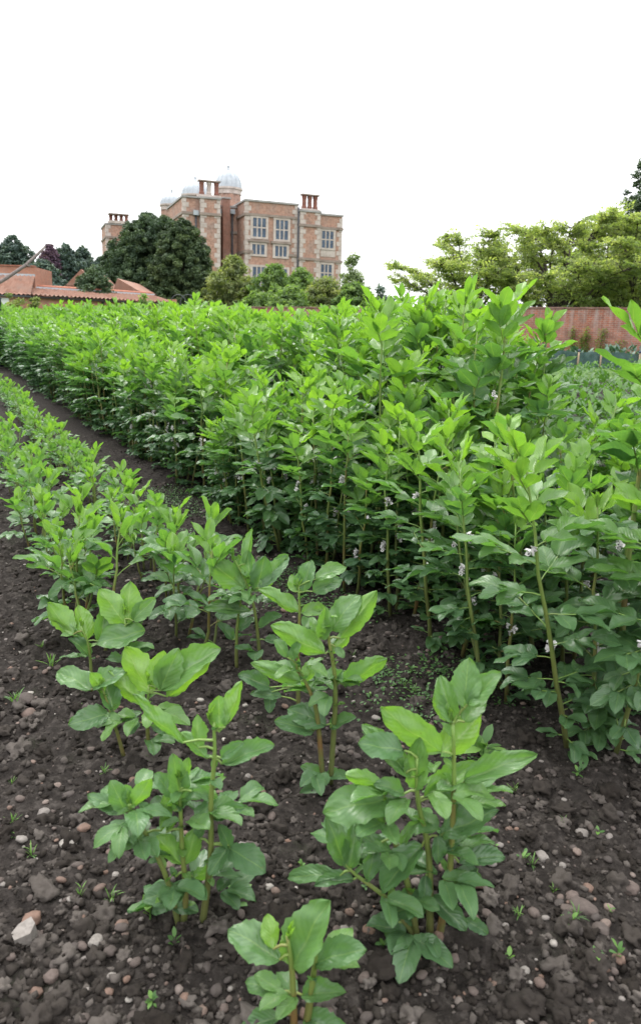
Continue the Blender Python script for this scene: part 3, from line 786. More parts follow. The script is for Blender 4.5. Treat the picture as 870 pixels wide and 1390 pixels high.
# ---- tall rows
SILX = [-200, 0, 100, 200, 300, 340, 380, 420, 460, 500, 540, 590, 640, 665, 690, 720, 760, 800, 840, 870, 1000]
SILY = [404, 405, 407, 410, 411, 414, 421, 425, 421, 411, 398, 391, 402, 412, 450, 470, 500, 525, 530, 530, 530]
def sil(u): return float(np.interp(u, SILX, SILY))
cands = []
for c in (1.31, 1.54, 1.98, 2.22, 2.75, 3.0, 3.6, 3.85):
    s = 0.5
    while s < 29:
        q = nvec * (c + rr.uniform(-.05, .05)) + dvec * (s + rr.uniform(-.03, .03))
        s += rr.uniform(0.24, 0.34)
        if q.y < 0.9 or q.y > 25: continue
        u, v = topx((q.x, q.y, 0.7))
        if u > 940 or u < -40 or (q.y > 14.5 and u > 170): continue
        F = q.y
        if c < 1.7: hn = 0.70 + 0.035 * max(0, F - 2.2)
        elif u > 690: hn = 0.72
        else: hn = 1.25
        if c > 2.5 and u > 700: continue
        top = at(u, sil(u) + rr.uniform(0, 16), F).z
        h = min(hn * rr.uniform(.9, 1.1), top)
        if h < 0.45: continue
        cands.append((q.length, c, q, h, u))
cands.sort(key=lambda t: t[0])
SPECIAL = [ # tall individual plants that stand out: u of stem, forward distance, v of top, label
 (890, 1.66, 398, 'tall bean plant cut by the right edge, rising above the wall top'),
 (672, 2.75, 398, 'tall bean plant with big dark leaves in front of the brick wall, pale stem showing'),
 (735, 3.3, 432, 'slim bean plant standing alone against the brick wall'),
 (595, 3.5, 388, 'tallest bean plant in the middle, its tip above the wall and into the tree'),
 (542, 2.9, 402, 'tall bean plant with a straight pale stem left of the tallest one'),
]
for i, (u, F, vt, lb) in enumerate(SPECIAL):
    tp = at(u, vt, F)
    pr = proto(bean_meshes(700 + i * 5, tp.z * 0.95, (1, 2, 2, 3, 2)[i], True, 8, 3, 1, 1.22, 0.05, 0.03, 0.03))
    place(pr, tp.x, tp.y, i * 1.3, (1, 1), lb, TALL_G); nplants += 1
NEARLAB = {}
front_lab = ['bean plant at the near right corner leaning over the bare soil', ]
indiv = 300 - nplants
rest = []
for k, (dist, c, q, h, u) in enumerate(cands):
    if k < indiv:
        pl = big_protos if h > 0.92 else tall_protos; base_h = 1.12 if h > 0.92 else 0.74
        sz = h / (base_h * 1.03)
        sx = min(1.1, max(0.85, sz)) * rr.uniform(.92, 1.05)
        if q.y > 6.5: sx *= 1.15
        lab = 'tall bean plant in the back rows with bright upright tops' if h > 0.92 else ('flowering bean plant in the front tall row beside bare soil' if c < 1.4 else 'flowering bean plant inside the block of tall beans')
        grp = {'t': 'bean plants in the tall back rows', 'f': 'bean plants along the front of the tall block', 'i': 'bean plants inside the tall block'}['t' if h > .92 else 'f' if c < 1.4 else 'i']
        place(rr.choice(pl), q.x, q.y, rr.uniform(0, 6.3), (sx, sz), lab, grp, rr.uniform(-.11, .11), rr.uniform(-.11, .11), detail=q.y < 6)
    else:
        rest.append((q, h))
if rest:
    lo = [bean_meshes(800 + k, 1.0, 4, True, 3, 1, 0, 1.15, 0.14, 0.0, 0.06) for k in range(4)]
    arr = []
    for st, fo, _ in lo:
        v = np.array(fo.v); f = np.array(fo.f); a = np.array(fo.a); arr.append((v, f, a))
    Vs, Fs, As = [], [], []; off = 0
    for q, h in rest:
        v, f, a = arr[rr.randrange(4)]; w_ = rr.uniform(0, 6.3); cs, sn = math.cos(w_), math.sin(w_); k = 1.15
        vv = np.stack([(v[:, 0] * cs - v[:, 1] * sn) * k + q.x, (v[:, 0] * sn + v[:, 1] * cs) * k + q.y, v[:, 2] * h / 1.03], 1)
        Vs.append(vv); Fs.append(f + off); As.append(a); off += len(vv)
    ob = link(bpy.data.objects.new('distant_beans', np_mesh('distant_beans', np.concatenate(Vs), np.concatenate(Fs), BEAN, np.concatenate(As), True)))
    tag(ob, 'far mass of bean plants filling the end of the rows', 'bean plants', kind='stuff')
print('PLANTS', nplants, 'cands', len(cands), 'rest', len(rest))

# ------------------------------------------------------------------ weeds
def seedling(seed, s, n=7):
    rng = random.Random(seed); mb = MB()
    for k in range(n):
        az = k * 2.4 + rng.uniform(-.3, .3); el = rad(rng.uniform(5, 60)); L = s * rng.uniform(.5, 1)
        b = Vector((0, 0, s * rng.uniform(.05, .8)))
        leaf(mb, b + dirv(az, el) * s * .12, dirv(az, el), dirv(az, el + 1.57), L, L * rng.uniform(.4, .6), .2, .4, rng.uniform(.3, 1), .04, 4, 1, rng=rng)
    mb.tube([(0, 0, -.005), (0, 0, s * .85)], [s * .05, s * .03], 4, age=.6, cap=False)
    return mb
def tuft(seed, s, n=14):
    rng = random.Random(seed); mb = MB()
    for k in range(n):
        az = rng.uniform(0, 6.3); el = rad(rng.uniform(35, 85)); L = s * rng.uniform(.5, 1)
        leaf(mb, Vector((rng.uniform(-.2, .2) * s, rng.uniform(-.2, .2) * s, -.002)), dirv(az, el), dirv(az, el + 1.57), L, L * .09, .3, rng.uniform(.3, 1.2), rng.uniform(.5, 1), 0, 4, 1, rng=rng)
    return mb
seed_m = [seedling(k, 1.0, 5 + k % 5).mesh('weed_seedling', WEED, True) for k in range(6)]
tuft_m = [tuft(k, 1.0, 9 + 3 * (k % 3)).mesh('grass_tuft', WEED, True) for k in range(5)]
def put(me, nm, u, v, s, label, cat, group=None):
    p = gnd(u, v); o = link(bpy.data.objects.new(nm, me)); o.location = (p.x, p.y, ground_h(p.x, p.y)); o.scale = (s, s, s); o.rotation_euler = (0, 0, R.uniform(0, 6.3))
    tag(o, label, cat, group)
nettle = seedling(77, .055, 16).mesh('nettle', WEED, True)
put(nettle, 'weed_plant', 655, 1028, 1.0, 'bushy pale green weed standing on soil behind the long pointed leaf', 'weed')
put(seed_m[1], 'weed_plant', 320, 1242, .035, 'leafy green weed at the foot of the nearest left bean plant', 'weed')
put(seed_m[2], 'weed_plant', 205, 1260, .035, 'small weed left of the nearest left bean stems', 'weed')
put(tuft_m[0], 'grass_tuft', 20, 958, .055, 'grass tuft left of the flat dark grey stone', 'grass')
put(tuft_m[1], 'grass_tuft', 70, 905, .05, 'grass tuft on open soil at the far left', 'grass')
for k in range(30):
    u, v = R.choice([(R.uniform(640, 860), R.uniform(1030, 1380)), (R.uniform(5, 240), R.uniform(880, 1380)), (R.uniform(430, 620), R.uniform(800, 1010)), (R.uniform(330, 560), R.uniform(1080, 1380))])
    put(seed_m[k % 6], 'weed_seedling', u, v, R.uniform(.009, .019), 'tiny green weed seedling sprouting from bare soil', 'weed', 'weed seedlings on the soil')
for k in range(34):
    u, v = R.choice([(R.uniform(640, 860), R.uniform(1030, 1300)), (R.uniform(5, 180), R.uniform(820, 1300)), (R.uniform(470, 640), R.uniform(840, 1010)), (R.uniform(470, 640), R.uniform(840, 1010))])
    put(tuft_m[k % 5], 'grass_tuft', u, v, R.uniform(.015, .032), 'little tuft of grass blades on bare soil', 'grass', 'grass tufts on the soil')
mb = MB(); rc = random.Random(3)
for k in range(1100):       # chickweed mat along the foot of the tall row
    s = rc.uniform(1.1, 4.2); q = nvec * (1.10 + rc.gauss(0, .11)) + dvec * s
    if noise.noise((q.x * 3, q.y * 3, 0)) < -0.05: continue
    for j in range(6):
        az = rc.uniform(0, 6.3); L = rc.uniform(.006, .014)
        b = Vector((q.x + rc.gauss(0, .016), q.y + rc.gauss(0, .016), ground_h(q.x, q.y) + rc.uniform(.003, .03)))
        leaf(mb, b, dirv(az, rc.uniform(-.1, .8)), dirv(az, 1.7), L, L * .65, .2, .4, rc.uniform(0.1, .7), 0, 3, 1, rng=rc)
o = mb.build('chickweed', WEED, None, True); tag(o, 'mat of small leaved chickweed at the foot of the tall beans', 'weeds', kind='stuff')

# ------------------------------------------------------------------ low crops at the right, behind the beans
mb = MB(); rc = random.Random(8)
def low_crop(n, F0, F1, u0, u1, hgt, size, amin, amax):
    for k in range(n):
        F = F0 * (F1 / F0) ** rc.random(); u = rc.uniform(u0, u1)
        p = at(u, 480, F); q = Vector((p.x, p.y, 0))
        if noise.noise((q.x * 1.1, q.y * 1.7, 4.0)) < -0.12: continue
        hh = hgt * (0.75 + 0.9 * noise.noise((q.x * 1.6, q.y * 1.6, 1.0))) * rc.uniform(.7, 1.15)
        am = rc.uniform(amin, amax)
        for j in range(11):
            az = rc.uniform(0, 6.3); t = rc.random(); el = .1 + 1.1 * t; L = size * rc.uniform(.6, 1.25)
            b = Vector((q.x + rc.gauss(0, size * .45), q.y + rc.gauss(0, size * .45), hh * (.15 + .85 * t)))
            leaf(mb, b, dirv(az, el), dirv(az, el + 1.57), L, L * .5, .25, .5, min(1, am * (.4 + .6 * t)), 0, 3, 1, rng=rc)
low_crop(1700, 3.4, 21, 640, 980, 0.40, 0.10, .5, 1.0)
o = mb.build('low_crop', WEED, None, True); tag(o, 'low bed of leafy green vegetables behind the beans at the right', 'vegetables', kind='stuff')
mb = MB()
low_crop(420, 25.9, 28.5, 560, 1000, 0.62, 0.26, .0, 1.0)
o = mb.build('brassica_bed', CABB, None, True); tag(o, 'bed of bluish brassicas behind the net barrier', 'vegetables', kind='stuff')
# low ground cover between bean rows' far end and the barns
mb = MB()
low_crop(900, 15, 26, -80, 560, 0.8, 0.2, .2, .9)
o = mb.build('far_crop', WEED, None, True); tag(o, 'far green vegetable bed beyond the bean rows', 'vegetables', kind='stuff')

# ------------------------------------------------------------------ net barrier with stakes
NF0 = at(640, 498, 25.0); NF1 = at(960, 500, 25.4)
root = empty('net_fence', (NF0.x, NF0.y, 0), math.atan2(NF1.y - NF0.y, NF1.x - NF0.x))
tag(root, 'low dark green net barrier on wooden stakes before the brick wall', 'net fence')
Ln = (NF1 - NF0).length
rc = random.Random(2); mb = MB()
nxn, nzn = 150, 22
def netp(i, j):
    x = Ln * i / nxn; t = j / nzn
    sag = 0.05 * math.sin(x * 3.1) ** 2 + 0.05 * noise.noise((x * 1.4, 0, 0))
    return Vector((x, 0.03 * noise.noise((x * 2, t * 3, 1)), 0.02 + (0.54 - sag) * t))
th = 0.013
for j in range(nzn + 1):
    pr_ = None
    for i in range(nxn + 1):
        q = netp(i, j); cur = (mb.vert(q - Vector((0, 0, th / 2))), mb.vert(q + Vector((0, 0, th / 2))))
        if pr_: mb.face((pr_[0], cur[0], cur[1], pr_[1]))
        pr_ = cur
for i in range(0, nxn * 3 + 1):
    pr_ = None
    for j in range(0, nzn + 1, 2):
        q = netp(i / 3, j); q.y += .004; cur = (mb.vert(q - Vector((th / 2, 0, 0))), mb.vert(q + Vector((th / 2, 0, 0))))
        if pr_: mb.face((pr_[0], cur[0], cur[1], pr_[1]))
        pr_ = cur
mb.build('netting', NET, root)
for u in (714, 784, 815, 869, 922):
    q = at(u, 490, 25.1); x = (Vector((q.x, q.y, 0)) - Vector((NF0.x, NF0.y, 0))).length
    m2 = MB(); m2.tube([(x, -.04, -.1), (x + .015, -.04, .57)], [.034, .03], 8)
    st_ = m2.build('stake', WOOD, root, True)
    m3 = MB(); m3.lathe(x + .015, -.04, [(.045, .55), (.05, .58), (.04, .62), (0.0, .63)], 10); m3.build('stake_cap', NAVY, st_, True)

# ------------------------------------------------------------------ garden wall
A = at(980, 418, 27.6); B = at(250, 418, 43.5)
A = Vector((A.x, A.y, 0)); B = Vector((B.x, B.y, 0))
wl = (B - A).length
root = empty('garden_wall', A, math.atan2(B.y - A.y, B.x - A.x))
tag(root, 'long weathered red brick wall enclosing the kitchen garden', 'wall')
mb = MB(); rc = random.Random(4)
nseg = 60
ring = []
for i in range(nseg + 1):
    x = wl * i / nseg; hz = 2.18 + 0.02 * noise.noise((x * .5, 0, 0)); yo = 0.03 * noise.noise((x * .3, 3, 0))
    ring.append([mb.vert((x, yo, -.2)), mb.vert((x, yo, hz)), mb.vert((x, yo - .35, hz)), mb.vert((x, yo - .35, -.2))])
for i in range(nseg):
    for k in range(4):
        mb.face((ring[i][k], ring[i][(k + 1) % 4], ring[i + 1][(k + 1) % 4], ring[i + 1][k]))
mb.face(ring[0]); mb.face(ring[-1][::-1])
mb.build('brickwork', WBRICK, root)
mb = MB()
x = 0
while x < wl - .3:
    w_ = 0.30 + rc.uniform(-.03, .03); hz = 2.185 + 0.02 * noise.noise((x * .5, 0, 0)) + rc.uniform(-.006, .006)
    mb.box(x, x + w_ - .012, -.38, .035, hz, hz + .06); x += w_
mb.build('coping', brick_material('dark coping brick', (0.16, 0.085, 0.07), (0.24, 0.14, 0.115), (.2, .16, .14)), root)
# plants trained on the wall
wdir = (B - A).normalized(); wn_ = Vector((-wdir.y, wdir.x, 0)); 
if wn_.y > 0: wn_ = -wn_
def on_wall(u):
    d = ray(u, 450); t = None
    # intersect (in plan) the view line with the wall line
    a = np.array([[d[0], -wdir.x], [d[1], -wdir.y]]); s = np.linalg.solve(a, np.array([A.x, A.y])); return Vector((d[0] * s[0], d[1] * s[0], 0))
for i, (u, vt, wdt, lb) in enumerate([(777, 446, .16, 'thin climbing plant trained on the brick wall, leftmost of the climbers'), (789, 455, .26, 'bushy climbing plant second from the left on the brick wall'),
     (798, 446, .2, 'tall climbing plant in the middle of the brick wall climbers'), (817, 447, .3, 'widest climbing plant on the brick wall'), (842, 463, .34, 'low shrubby climber furthest right on the brick wall')]):
    q = on_wall(u) + wn_ * .12; hh = at(u, vt, q.y).z
    root = empty('wall_climber', q, 0); tag(root, lb, 'climber', 'climbers trained on the brick wall')
    mb = MB(); rc = random.Random(30 + i); fo = MB()
    pts = [(0.05 * math.sin(3 * t + i) + .1 * t * (i % 2), 0, hh * t) for t in np.linspace(0, 1, 7)]
    mb.tube(pts, [.02 - .012 * k / 6 for k in range(7)], 5)
    mb.build('stem', BARK, root, True)
    for k in range(int(300 * hh)):
        t = rc.random(); ip = min(int(t * 6), 5); c_ = Vector(pts[ip]).lerp(Vector(pts[ip + 1]), t * 6 - ip)
        b = c_ + Vector((rc.gauss(0, wdt * .6 * (1.15 - t * .6)), rc.uniform(-.1, .05), rc.gauss(0, .05)))
        az = rc.uniform(0, 6.3); el = rc.uniform(-.4, .9); L = rc.uniform(.06, .11)
        leaf(fo, b, dirv(az, el), dirv(az, el + 1.57), L, L * .55, .2, .4, rc.uniform(.1, .9), 0, 2, 1, rng=rc)
    fo.build('foliage', CLIMB, root, True)

# ------------------------------------------------------------------ trees
def leaf_cloud(clumps, size, rs, flat=1.0, shell=0.45, out=0.5):
    """clumps: (centre, radii, n, age) -> diamond leaf faces spread through each clump"""
    P, A_, O = [], [], []
    for (c, r, n, a) in clumps:
        d = rs.normal(size=(n, 3)); d /= np.linalg.norm(d, axis=1)[:, None]
        rr_ = rs.random(n) ** shell
        P.append(np.array(c) + d * rr_[:, None] * np.array(r)); O.append(d); A_.append(np.clip(a + rs.normal(0, .12, n), 0, 1))
    P = np.concatenate(P); O = np.concatenate(O); A_ = np.concatenate(A_); n = len(P)
    nr = O * out + rs.normal(size=(n, 3)) * .6 + np.array([0, 0, .35]); nr /= np.linalg.norm(nr, axis=1)[:, None]
    t = np.cross(nr, rs.normal(size=(n, 3))); t /= np.linalg.norm(t, axis=1)[:, None] + 1e-9
    b = np.cross(nr, t)
    s = size * rs.uniform(.55, 1.3, n)[:, None]
    V = np.stack([P - t * s, P + b * s * .5 + nr * s * .1, P + t * s, P - b * s * .5 + nr * s * .1], 1).reshape(-1, 3)
    Fq = np.arange(n * 4).reshape(n, 4)
    return V, Fq, np.repeat(A_, 4)

def dense_tree(nm, label, base, profile, leafm, seed, K=160, npc=110, size=.16, cr=.13, barkm=BARK, cat='tree', group=None, squash=.8, stretch=1.0, hollow=.3, limbs=7, trunk_r=None, lobe=.4):
    """profile: list of (height, radius) of the crown outline; clumps fill the outer part, limbs carry them"""
    rs = np.random.RandomState(seed); rng = random.Random(seed)
    hs = [p_[0] for p_ in profile]; rd_ = [p_[1] for p_ in profile]; top = hs[-1]; wmax = max(rd_)
    root = empty(nm, base, 0); tag(root, label, cat, group)
    cl_ = []
    for k in range(K):
        for _ in range(40):
            z = rng.uniform(hs[0], top); r = float(np.interp(z, hs, rd_))
            if rng.random() < r / wmax: break
        az = rng.uniform(0, 6.283); lob = 1 + lobe * noise.noise((math.cos(az) * 1.7 + seed, math.sin(az) * 1.7, z / wmax * 2.2))
        q = max(hollow * rng.random(), rng.random() ** .45) * r * lob
        rc_ = wmax * cr * rng.uniform(.65, 1.35)
        cl_.append(((q * math.cos(az) * stretch, q * math.sin(az), z), (rc_ * rng.uniform(1, 1.4), rc_ * rng.uniform(1, 1.4), rc_ * squash), int(npc * rng.uniform(.6, 1.3)), rng.uniform(.1, .9)))
    V, Fq, a = leaf_cloud(cl_, size, rs)
    link(bpy.data.objects.new('crown', np_mesh('crown', V, Fq, leafm, a)), root)
    mb = MB(); tr = trunk_r or wmax * .07
    mb.tube([(0, 0, -.2), (0.02, 0, hs[0]), (0.05, .03, hs[0] + (top - hs[0]) * .45), (0, 0, hs[0] + (top - hs[0]) * .9)], [tr * 1.25, tr, tr * .6, tr * .15], 9)
    for k in range(limbs):
        c = cl_[rng.randrange(len(cl_))][0]; z0 = hs[0] + (c[2] - hs[0]) * rng.uniform(.2, .6)
        mid = (c[0] * .45, c[1] * .45, z0 + (c[2] - z0) * .65)
        mb.tube([(0, 0, z0), mid, c], [tr * .45, tr * .28, tr * .1], 6)
    mb.build('trunk', barkm, root, True)
    return root

def spreading_tree(label, base, H, reach, leafm, seed, nl=9, size=.13, npc=60, group=None, lean=(0, 0), fork=.12, sub=8, flat=.4, low=.4):
    """short trunk, long rising limbs, flattened sprays of leaves along the twigs"""
    rs = np.random.RandomState(seed); rng = random.Random(seed)
    root = empty('spreading_tree', base, 0); tag(root, label, 'tree', group)
    mb = MB(); cl_ = []
    fk = Vector((lean[0] * H * fork, lean[1] * H * fork, H * fork))
    tr = H * .026
    mb.tube([(0, 0, -.2), fk * .5, fk], [tr * 1.35, tr * 1.1, tr], 10)
    for k in range(nl):
        az = k * 6.283 / nl + rng.uniform(-.3, .3)
        inner = (k % 3 == 0)
        rx = reach * (rng.uniform(.25, .5) if inner else rng.uniform(.7, 1.0)); hz = H * (rng.uniform(.82, .97) if inner else rng.uniform(low, .84))
        end = Vector((math.cos(az) * rx + lean[0] * H * .3, math.sin(az) * rx, hz))
        pts = []
        for i in range(9):
            t = i / 8
            z = fk.z + (end.z - fk.z) * (1 - (1 - t) ** 1.9)
            q = Vector((fk.x + (end.x - fk.x) * t, fk.y + (end.y - fk.y) * t, z)) + Vector((rng.uniform(-1, 1), rng.uniform(-1, 1), rng.uniform(-.5, .5))) * H * .018 * (i > 0)
            pts.append(q)
        mb.tube(pts, [tr * (.62 - .55 * i / 8) for i in range(9)], 6)
        for i in range(2, 9):
            for j in range(sub if i > 3 else sub // 2):
                a2 = az + rng.choice((-1, 1)) * rng.uniform(.3, 1.6); ln = reach * rng.uniform(.10, .30) * (1.15 - .4 * i / 8)
                e = pts[i] + Vector((math.cos(a2) * ln, math.sin(a2) * ln, ln * rng.uniform(-.12, .55)))
                mid = pts[i].lerp(e, .5) + Vector((0, 0, ln * .08))
                mb.tube([pts[i], mid, e], [tr * .16, tr * .1, tr * .04], 4, cap=False)
                a_ = rng.uniform(.15, .95)
                for f_ in (.45, .8, 1.1):
                    c = pts[i].lerp(e, f_); r_ = ln * rng.uniform(.22, .5)
                    cl_.append((tuple(c), (r_, r_, r_ * flat), int(npc * rng.uniform(.5, 1.2)), a_))
    V, Fq, a = leaf_cloud(cl_, size, rs, out=.1, shell=.5)
    link(bpy.data.objects.new('crown', np_mesh('crown', V, Fq, leafm, a)), root)
    mb.build('trunk', BARK, root, True)
    return root

def base_at(u, F): 
    q = at(u, 450, F); return (q.x, q.y, 0)
def zt(u, v, F): return at(u, v, F).z
# right hand spreading trees behind the wall
spreading_tree('spreading yellow green tree behind the wall with two dark limbs, the widest of them', base_at(752, 42), zt(752, 284, 42), 5.0, GOLD, 21, 19, .075, 24, 'spreading trees behind the wall', lean=(.02, 0))
spreading_tree('thin leaved spreading tree at the left end of the group, sky showing through', base_at(632, 44), zt(632, 310, 44), 4.4, GOLD, 22, 16, .07, 18, 'spreading trees behind the wall', sub=9, flat=.4, low=.55)
spreading_tree('yellow green tree cut off by the right edge behind the wall', base_at(862, 41), zt(862, 280, 41), 4.2, GOLD, 23, 18, .075, 24, 'spreading trees behind the wall', lean=(.1, 0))
spreading_tree('yellow green tree between the other spreading trees, set further back', base_at(806, 46), zt(806, 283, 46), 4.2, GOLD, 24, 16, .075, 22, 'spreading trees behind the wall', lean=(.25, 0))
# conifer at right edge
h = zt(885, 212, 75)
dense_tree('tall_conifer', 'tall dark conifer cut by the right edge above the spreading trees', (at(877, 250, 75).x, 75, 0), [(1.0, 2.6), (h * .4, 2.5), (h * .7, 2.3), (h * .9, 1.6), (h, .3)], YEW, 31, 420, 90, .15, .16)
# yew
h = zt(215, 290, 62)
def yew_lobe(nm, u, F, vtop, rw, seed, label):
    h = zt(u, vtop, F)
    return dense_tree(nm, label, base_at(u, F), [(.2, rw * 1.05), (h * .25, rw * 1.08), (h * .5, rw * .98), (h * .75, rw * .78), (h * .9, rw * .48), (h * .98, .3)], YEW if seed != 42 else YEWB, seed, 1800, 150, .09, .08, squash=1.0, hollow=.3, stretch=1.06, lobe=.3)
yew_lobe('yew_tree', 203, 64, 288, 3.3, 41, 'huge dark yew before the house, the higher rounded one on the left')
yew_lobe('yew_tree', 249, 61, 297, 2.7, 42, 'dark yew nearer the house front, merging with the higher one on its left')
yew_lobe('yew_tree', 226, 65, 291, 2.6, 44, 'dark yew crown filling the middle between the two yew peaks')
yew_lobe('yew_tree', 168, 66, 330, 2.3, 43, 'lower dark yew at the left side of the huge one')
# trees far left
for (u, F, vt, rw, m_, sd, lb, nm) in [
   (26, 95, 321, 3.4, FARLEAF, 51, 'hazy bluish green tree with gaps behind the left barn roof', 'broadleaf_tree'),
   (-14, 95, 338, 3.4, FARLEAF, 52, 'hazy bluish tree cut by the left edge behind the barn', 'broadleaf_tree'),
   (73, 88, 333, 1.9, PURPLE, 53, 'purple leaved tree behind the green ones at the left', 'copper_beech'),
   (62, 84, 353, 3.0, FARLEAF, 57, 'dark tree below the purple one behind the barn roof', 'broadleaf_tree'),
   (94, 90, 333, 3.2, FARLEAF, 54, 'broad dark tree behind the small gabled roof', 'broadleaf_tree'),
   (117, 92, 336, 2.5, FARLEAF, 55, 'dark tree between the broad dark tree and the yew', 'broadleaf_tree'),
   (140, 96, 350, 2.0, FARLEAF, 56, 'thin hazy bluish tree just left of the yew', 'broadleaf_tree')]:
    h = zt(u, vt, F)
    dense_tree(nm, lb, base_at(u, F), [(1.0, rw * .8), (h * .35, rw), (h * .65, rw * .85), (h * .88, rw * .5), (h, .25)], m_, sd, 900, 55, .17, .095, squash=.95)
# round bush by the barn
h = zt(131, 362, 50)
dense_tree('round_bush', 'rounded dark evergreen bush rising behind the long pantile roof', base_at(131, 50), [(.1, 1.25), (h * .5, 1.45), (h * .8, 1.05), (h, .25)], YEW, 61, 220, 140, .10, .2, cat='bush')
# shrubs before the house
for (u, F, vt, rw, m_, sd, lb, nm, sz) in [
   (316, 58, 348, 2.5, OLIVE, 71, 'olive green shrubby tree right of the yew before the house', 'olive_shrub', .12),
   (372, 56, 360, 2.3, FRESH, 72, 'fresh green bushy tree under the lower house windows', 'garden_tree', .12),
   (408, 57, 365, 2.0, FRESH, 73, 'fresh green tree hiding the drainpipe base of the house', 'garden_tree', .12),
   (350, 50, 397, 1.7, FRESH, 74, 'low green shrub behind the wall, left of the other low ones', 'garden_shrub', .11),
   (395, 50, 389, 2.1, FRESH, 75, 'low spreading shrub behind the wall below the fresh green trees', 'garden_shrub', .11),
   (440, 52, 376, 2.3, OLIVE, 76, 'yellowish shrub behind the wall below the right house wing', 'garden_shrub', .11),
   (482, 50, 384, 1.9, FRESH, 77, 'green shrub behind the wall at the right end of the house', 'garden_shrub', .11)]:
    h = zt(u, vt, F)
    dense_tree(nm, lb, base_at(u, F), [(.2, rw * .8), (h * .4, rw), (h * .7, rw * .8), (h, .3)], m_, sd, 640, 44, sz, .115, squash=.8, cat='tree' if 'tree' in nm else 'shrub')
h = zt(474, 337, 60)
dense_tree('pale_young_tree', 'slender pale green young tree beside the right corner of the house', base_at(475, 60), [(1.5, .9), (h * .4, 1.15), (h * .7, .7), (h, .1)], PALEB, 78, 110, 60, .10, .30, hollow=.1)
h = zt(512, 384, 130)
dense_tree('distant_tree', 'faint distant tree in the gap between house and spreading trees', base_at(516, 140), [(.5, 3.4), (h * .5, 4.2), (h, .5)], FARLEAF, 79, 60, 50, .4, .25)
# climbers and shrubs around the barn, small
for (u, F, vt, rw, sd, lb, nm) in [(20, 38, 400, .75, 81, 'yellowish shrub before the tall barn at the left edge', 'garden_shrub'), (48, 38, 403, .5, 82, 'little yellow green shrub under the barn corner', 'garden_shrub'),
     (196, 33, 401, .55, 83, 'climbing rose before the right end of the long roof', 'rose_bush'), (268, 31, 404, .5, 84, 'pale leaved rose on a hoop right of the long roof', 'rose_bush'), (292, 31, 408, .45, 85, 'lower rose shrub beside the rose on a hoop', 'rose_bush'), (330, 33, 412, .5, 86, 'small shrub before the left end of the garden wall', 'garden_shrub')]:
    h = zt(u, vt, F)
    dense_tree(nm, lb, base_at(u, F), [(.3, rw * .7), (h * .6, rw), (h * .85, rw * .8), (h, .1)], OLIVE if sd in (81, 82, 84) else FRESH, sd, 45, 60, .075, .26, cat='shrub', trunk_r=.03)
for (u, lb) in ((243, 'thin iron plant hoop left of the roses'), (256, 'thin iron plant hoop next to the rose')):
    q = base_at(u, 30); mb = MB()
    zt_ = zt(u, 400, 30)
    pts = [(-.3, 0, -.1), (-.3, 0, zt_ - .35)] + [(-.3 * math.cos(a), 0, zt_ - .35 + .35 * math.sin(a)) for a in np.linspace(0.2, math.pi - .2, 9)] + [(.3, 0, zt_ - .35), (.3, 0, -.1)]
    mb.tube(pts, [.016] * len(pts), 6); o = mb.build('plant_hoop', IRON, None, True); o.location = q; tag(o, lb, 'plant support')

# ------------------------------------------------------------------ barns
def pantile_roof(name, parent, L, z0, z1, depth, y0=0.0, mat_=PANTILE, per=.27, amp=.035, slantL=0.0, slantR=0.0):
    mb = MB(); nxx = int(L / per * 6); nr = 8; rows = []
    for j in range(nr + 1):
        for half in (0, 1):
            t = (j + (0 if half == 0 else .999)) / (nr + 1)
            row = []
            for i in range(nxx + 1):
                s = i / nxx; x = s * L + (slantL * (1 - s) + slantR * s) * t
                zz = z0 + (z1 - z0) * t + amp * math.sin(2 * math.pi * s * L / per) + (.03 if half == 0 else 0.0)
                row.append(mb.vert((x, y0 + depth * t, zz)))
            rows.append(row)
    for j in range(len(rows) - 1):
        for i in range(nxx): mb.face((rows[j][i], rows[j][i + 1], rows[j + 1][i + 1], rows[j + 1][i]))
    return mb.build(name, mat_, parent, True)

q0 = at(36, 400, 44.0); q1 = at(238, 411, 51.0)
ang = math.atan2(q1.y - q0.y, q1.x - q0.x); Lb = math.hypot(q1.x - q0.x, q1.y - q0.y)
ze = (q0.z + q1.z) / 2
root = empty('long_shed', (q0.x, q0.y, 0), ang); tag(root, 'long low shed with an orange pantile roof along the garden edge', 'shed')
zr = ze + .62
pantile_roof('roof', root, Lb, ze, zr - .1, 2.3, slantR=-.35)
mb = MB(); mb.box(-.1, Lb - .3, 2.12, 2.3, zr - .12, zr - .02); mb.build('flashing', LEAD, root)
mb = MB(); mb.tube([(-.1, 2.4, zr + .02), (Lb * .5, 2.4, zr + .03), (Lb - .32, 2.4, zr + .02)], [.09] * 3, 8); mb.build('ridge', simple('red ridge tile', (.30, .11, .07), (.40, .17, .11), 3), root, True)
mb = MB(); mb.box(.05, Lb - .1, .28, 2.5, -.2, ze - .02); mb.build('wall', BBRICK, root)
mb = MB(); mb.box(0, Lb - .05, .06, .12, ze - .16, ze - .05); mb.build('fascia', BLACK, root)
mb = MB(); mb.box(Lb - .16, Lb + .14, .0, 2.3, -.2, ze + .22); mb.build('end_wall', BBRICK, root)
for k in range(5):
    mb = MB(); x = .6 + k * (Lb - 1.4) / 4; mb.box(x - .06, x + .06, .15, .27, -.2, ze - .17); mb.build('post', BLACK, root)

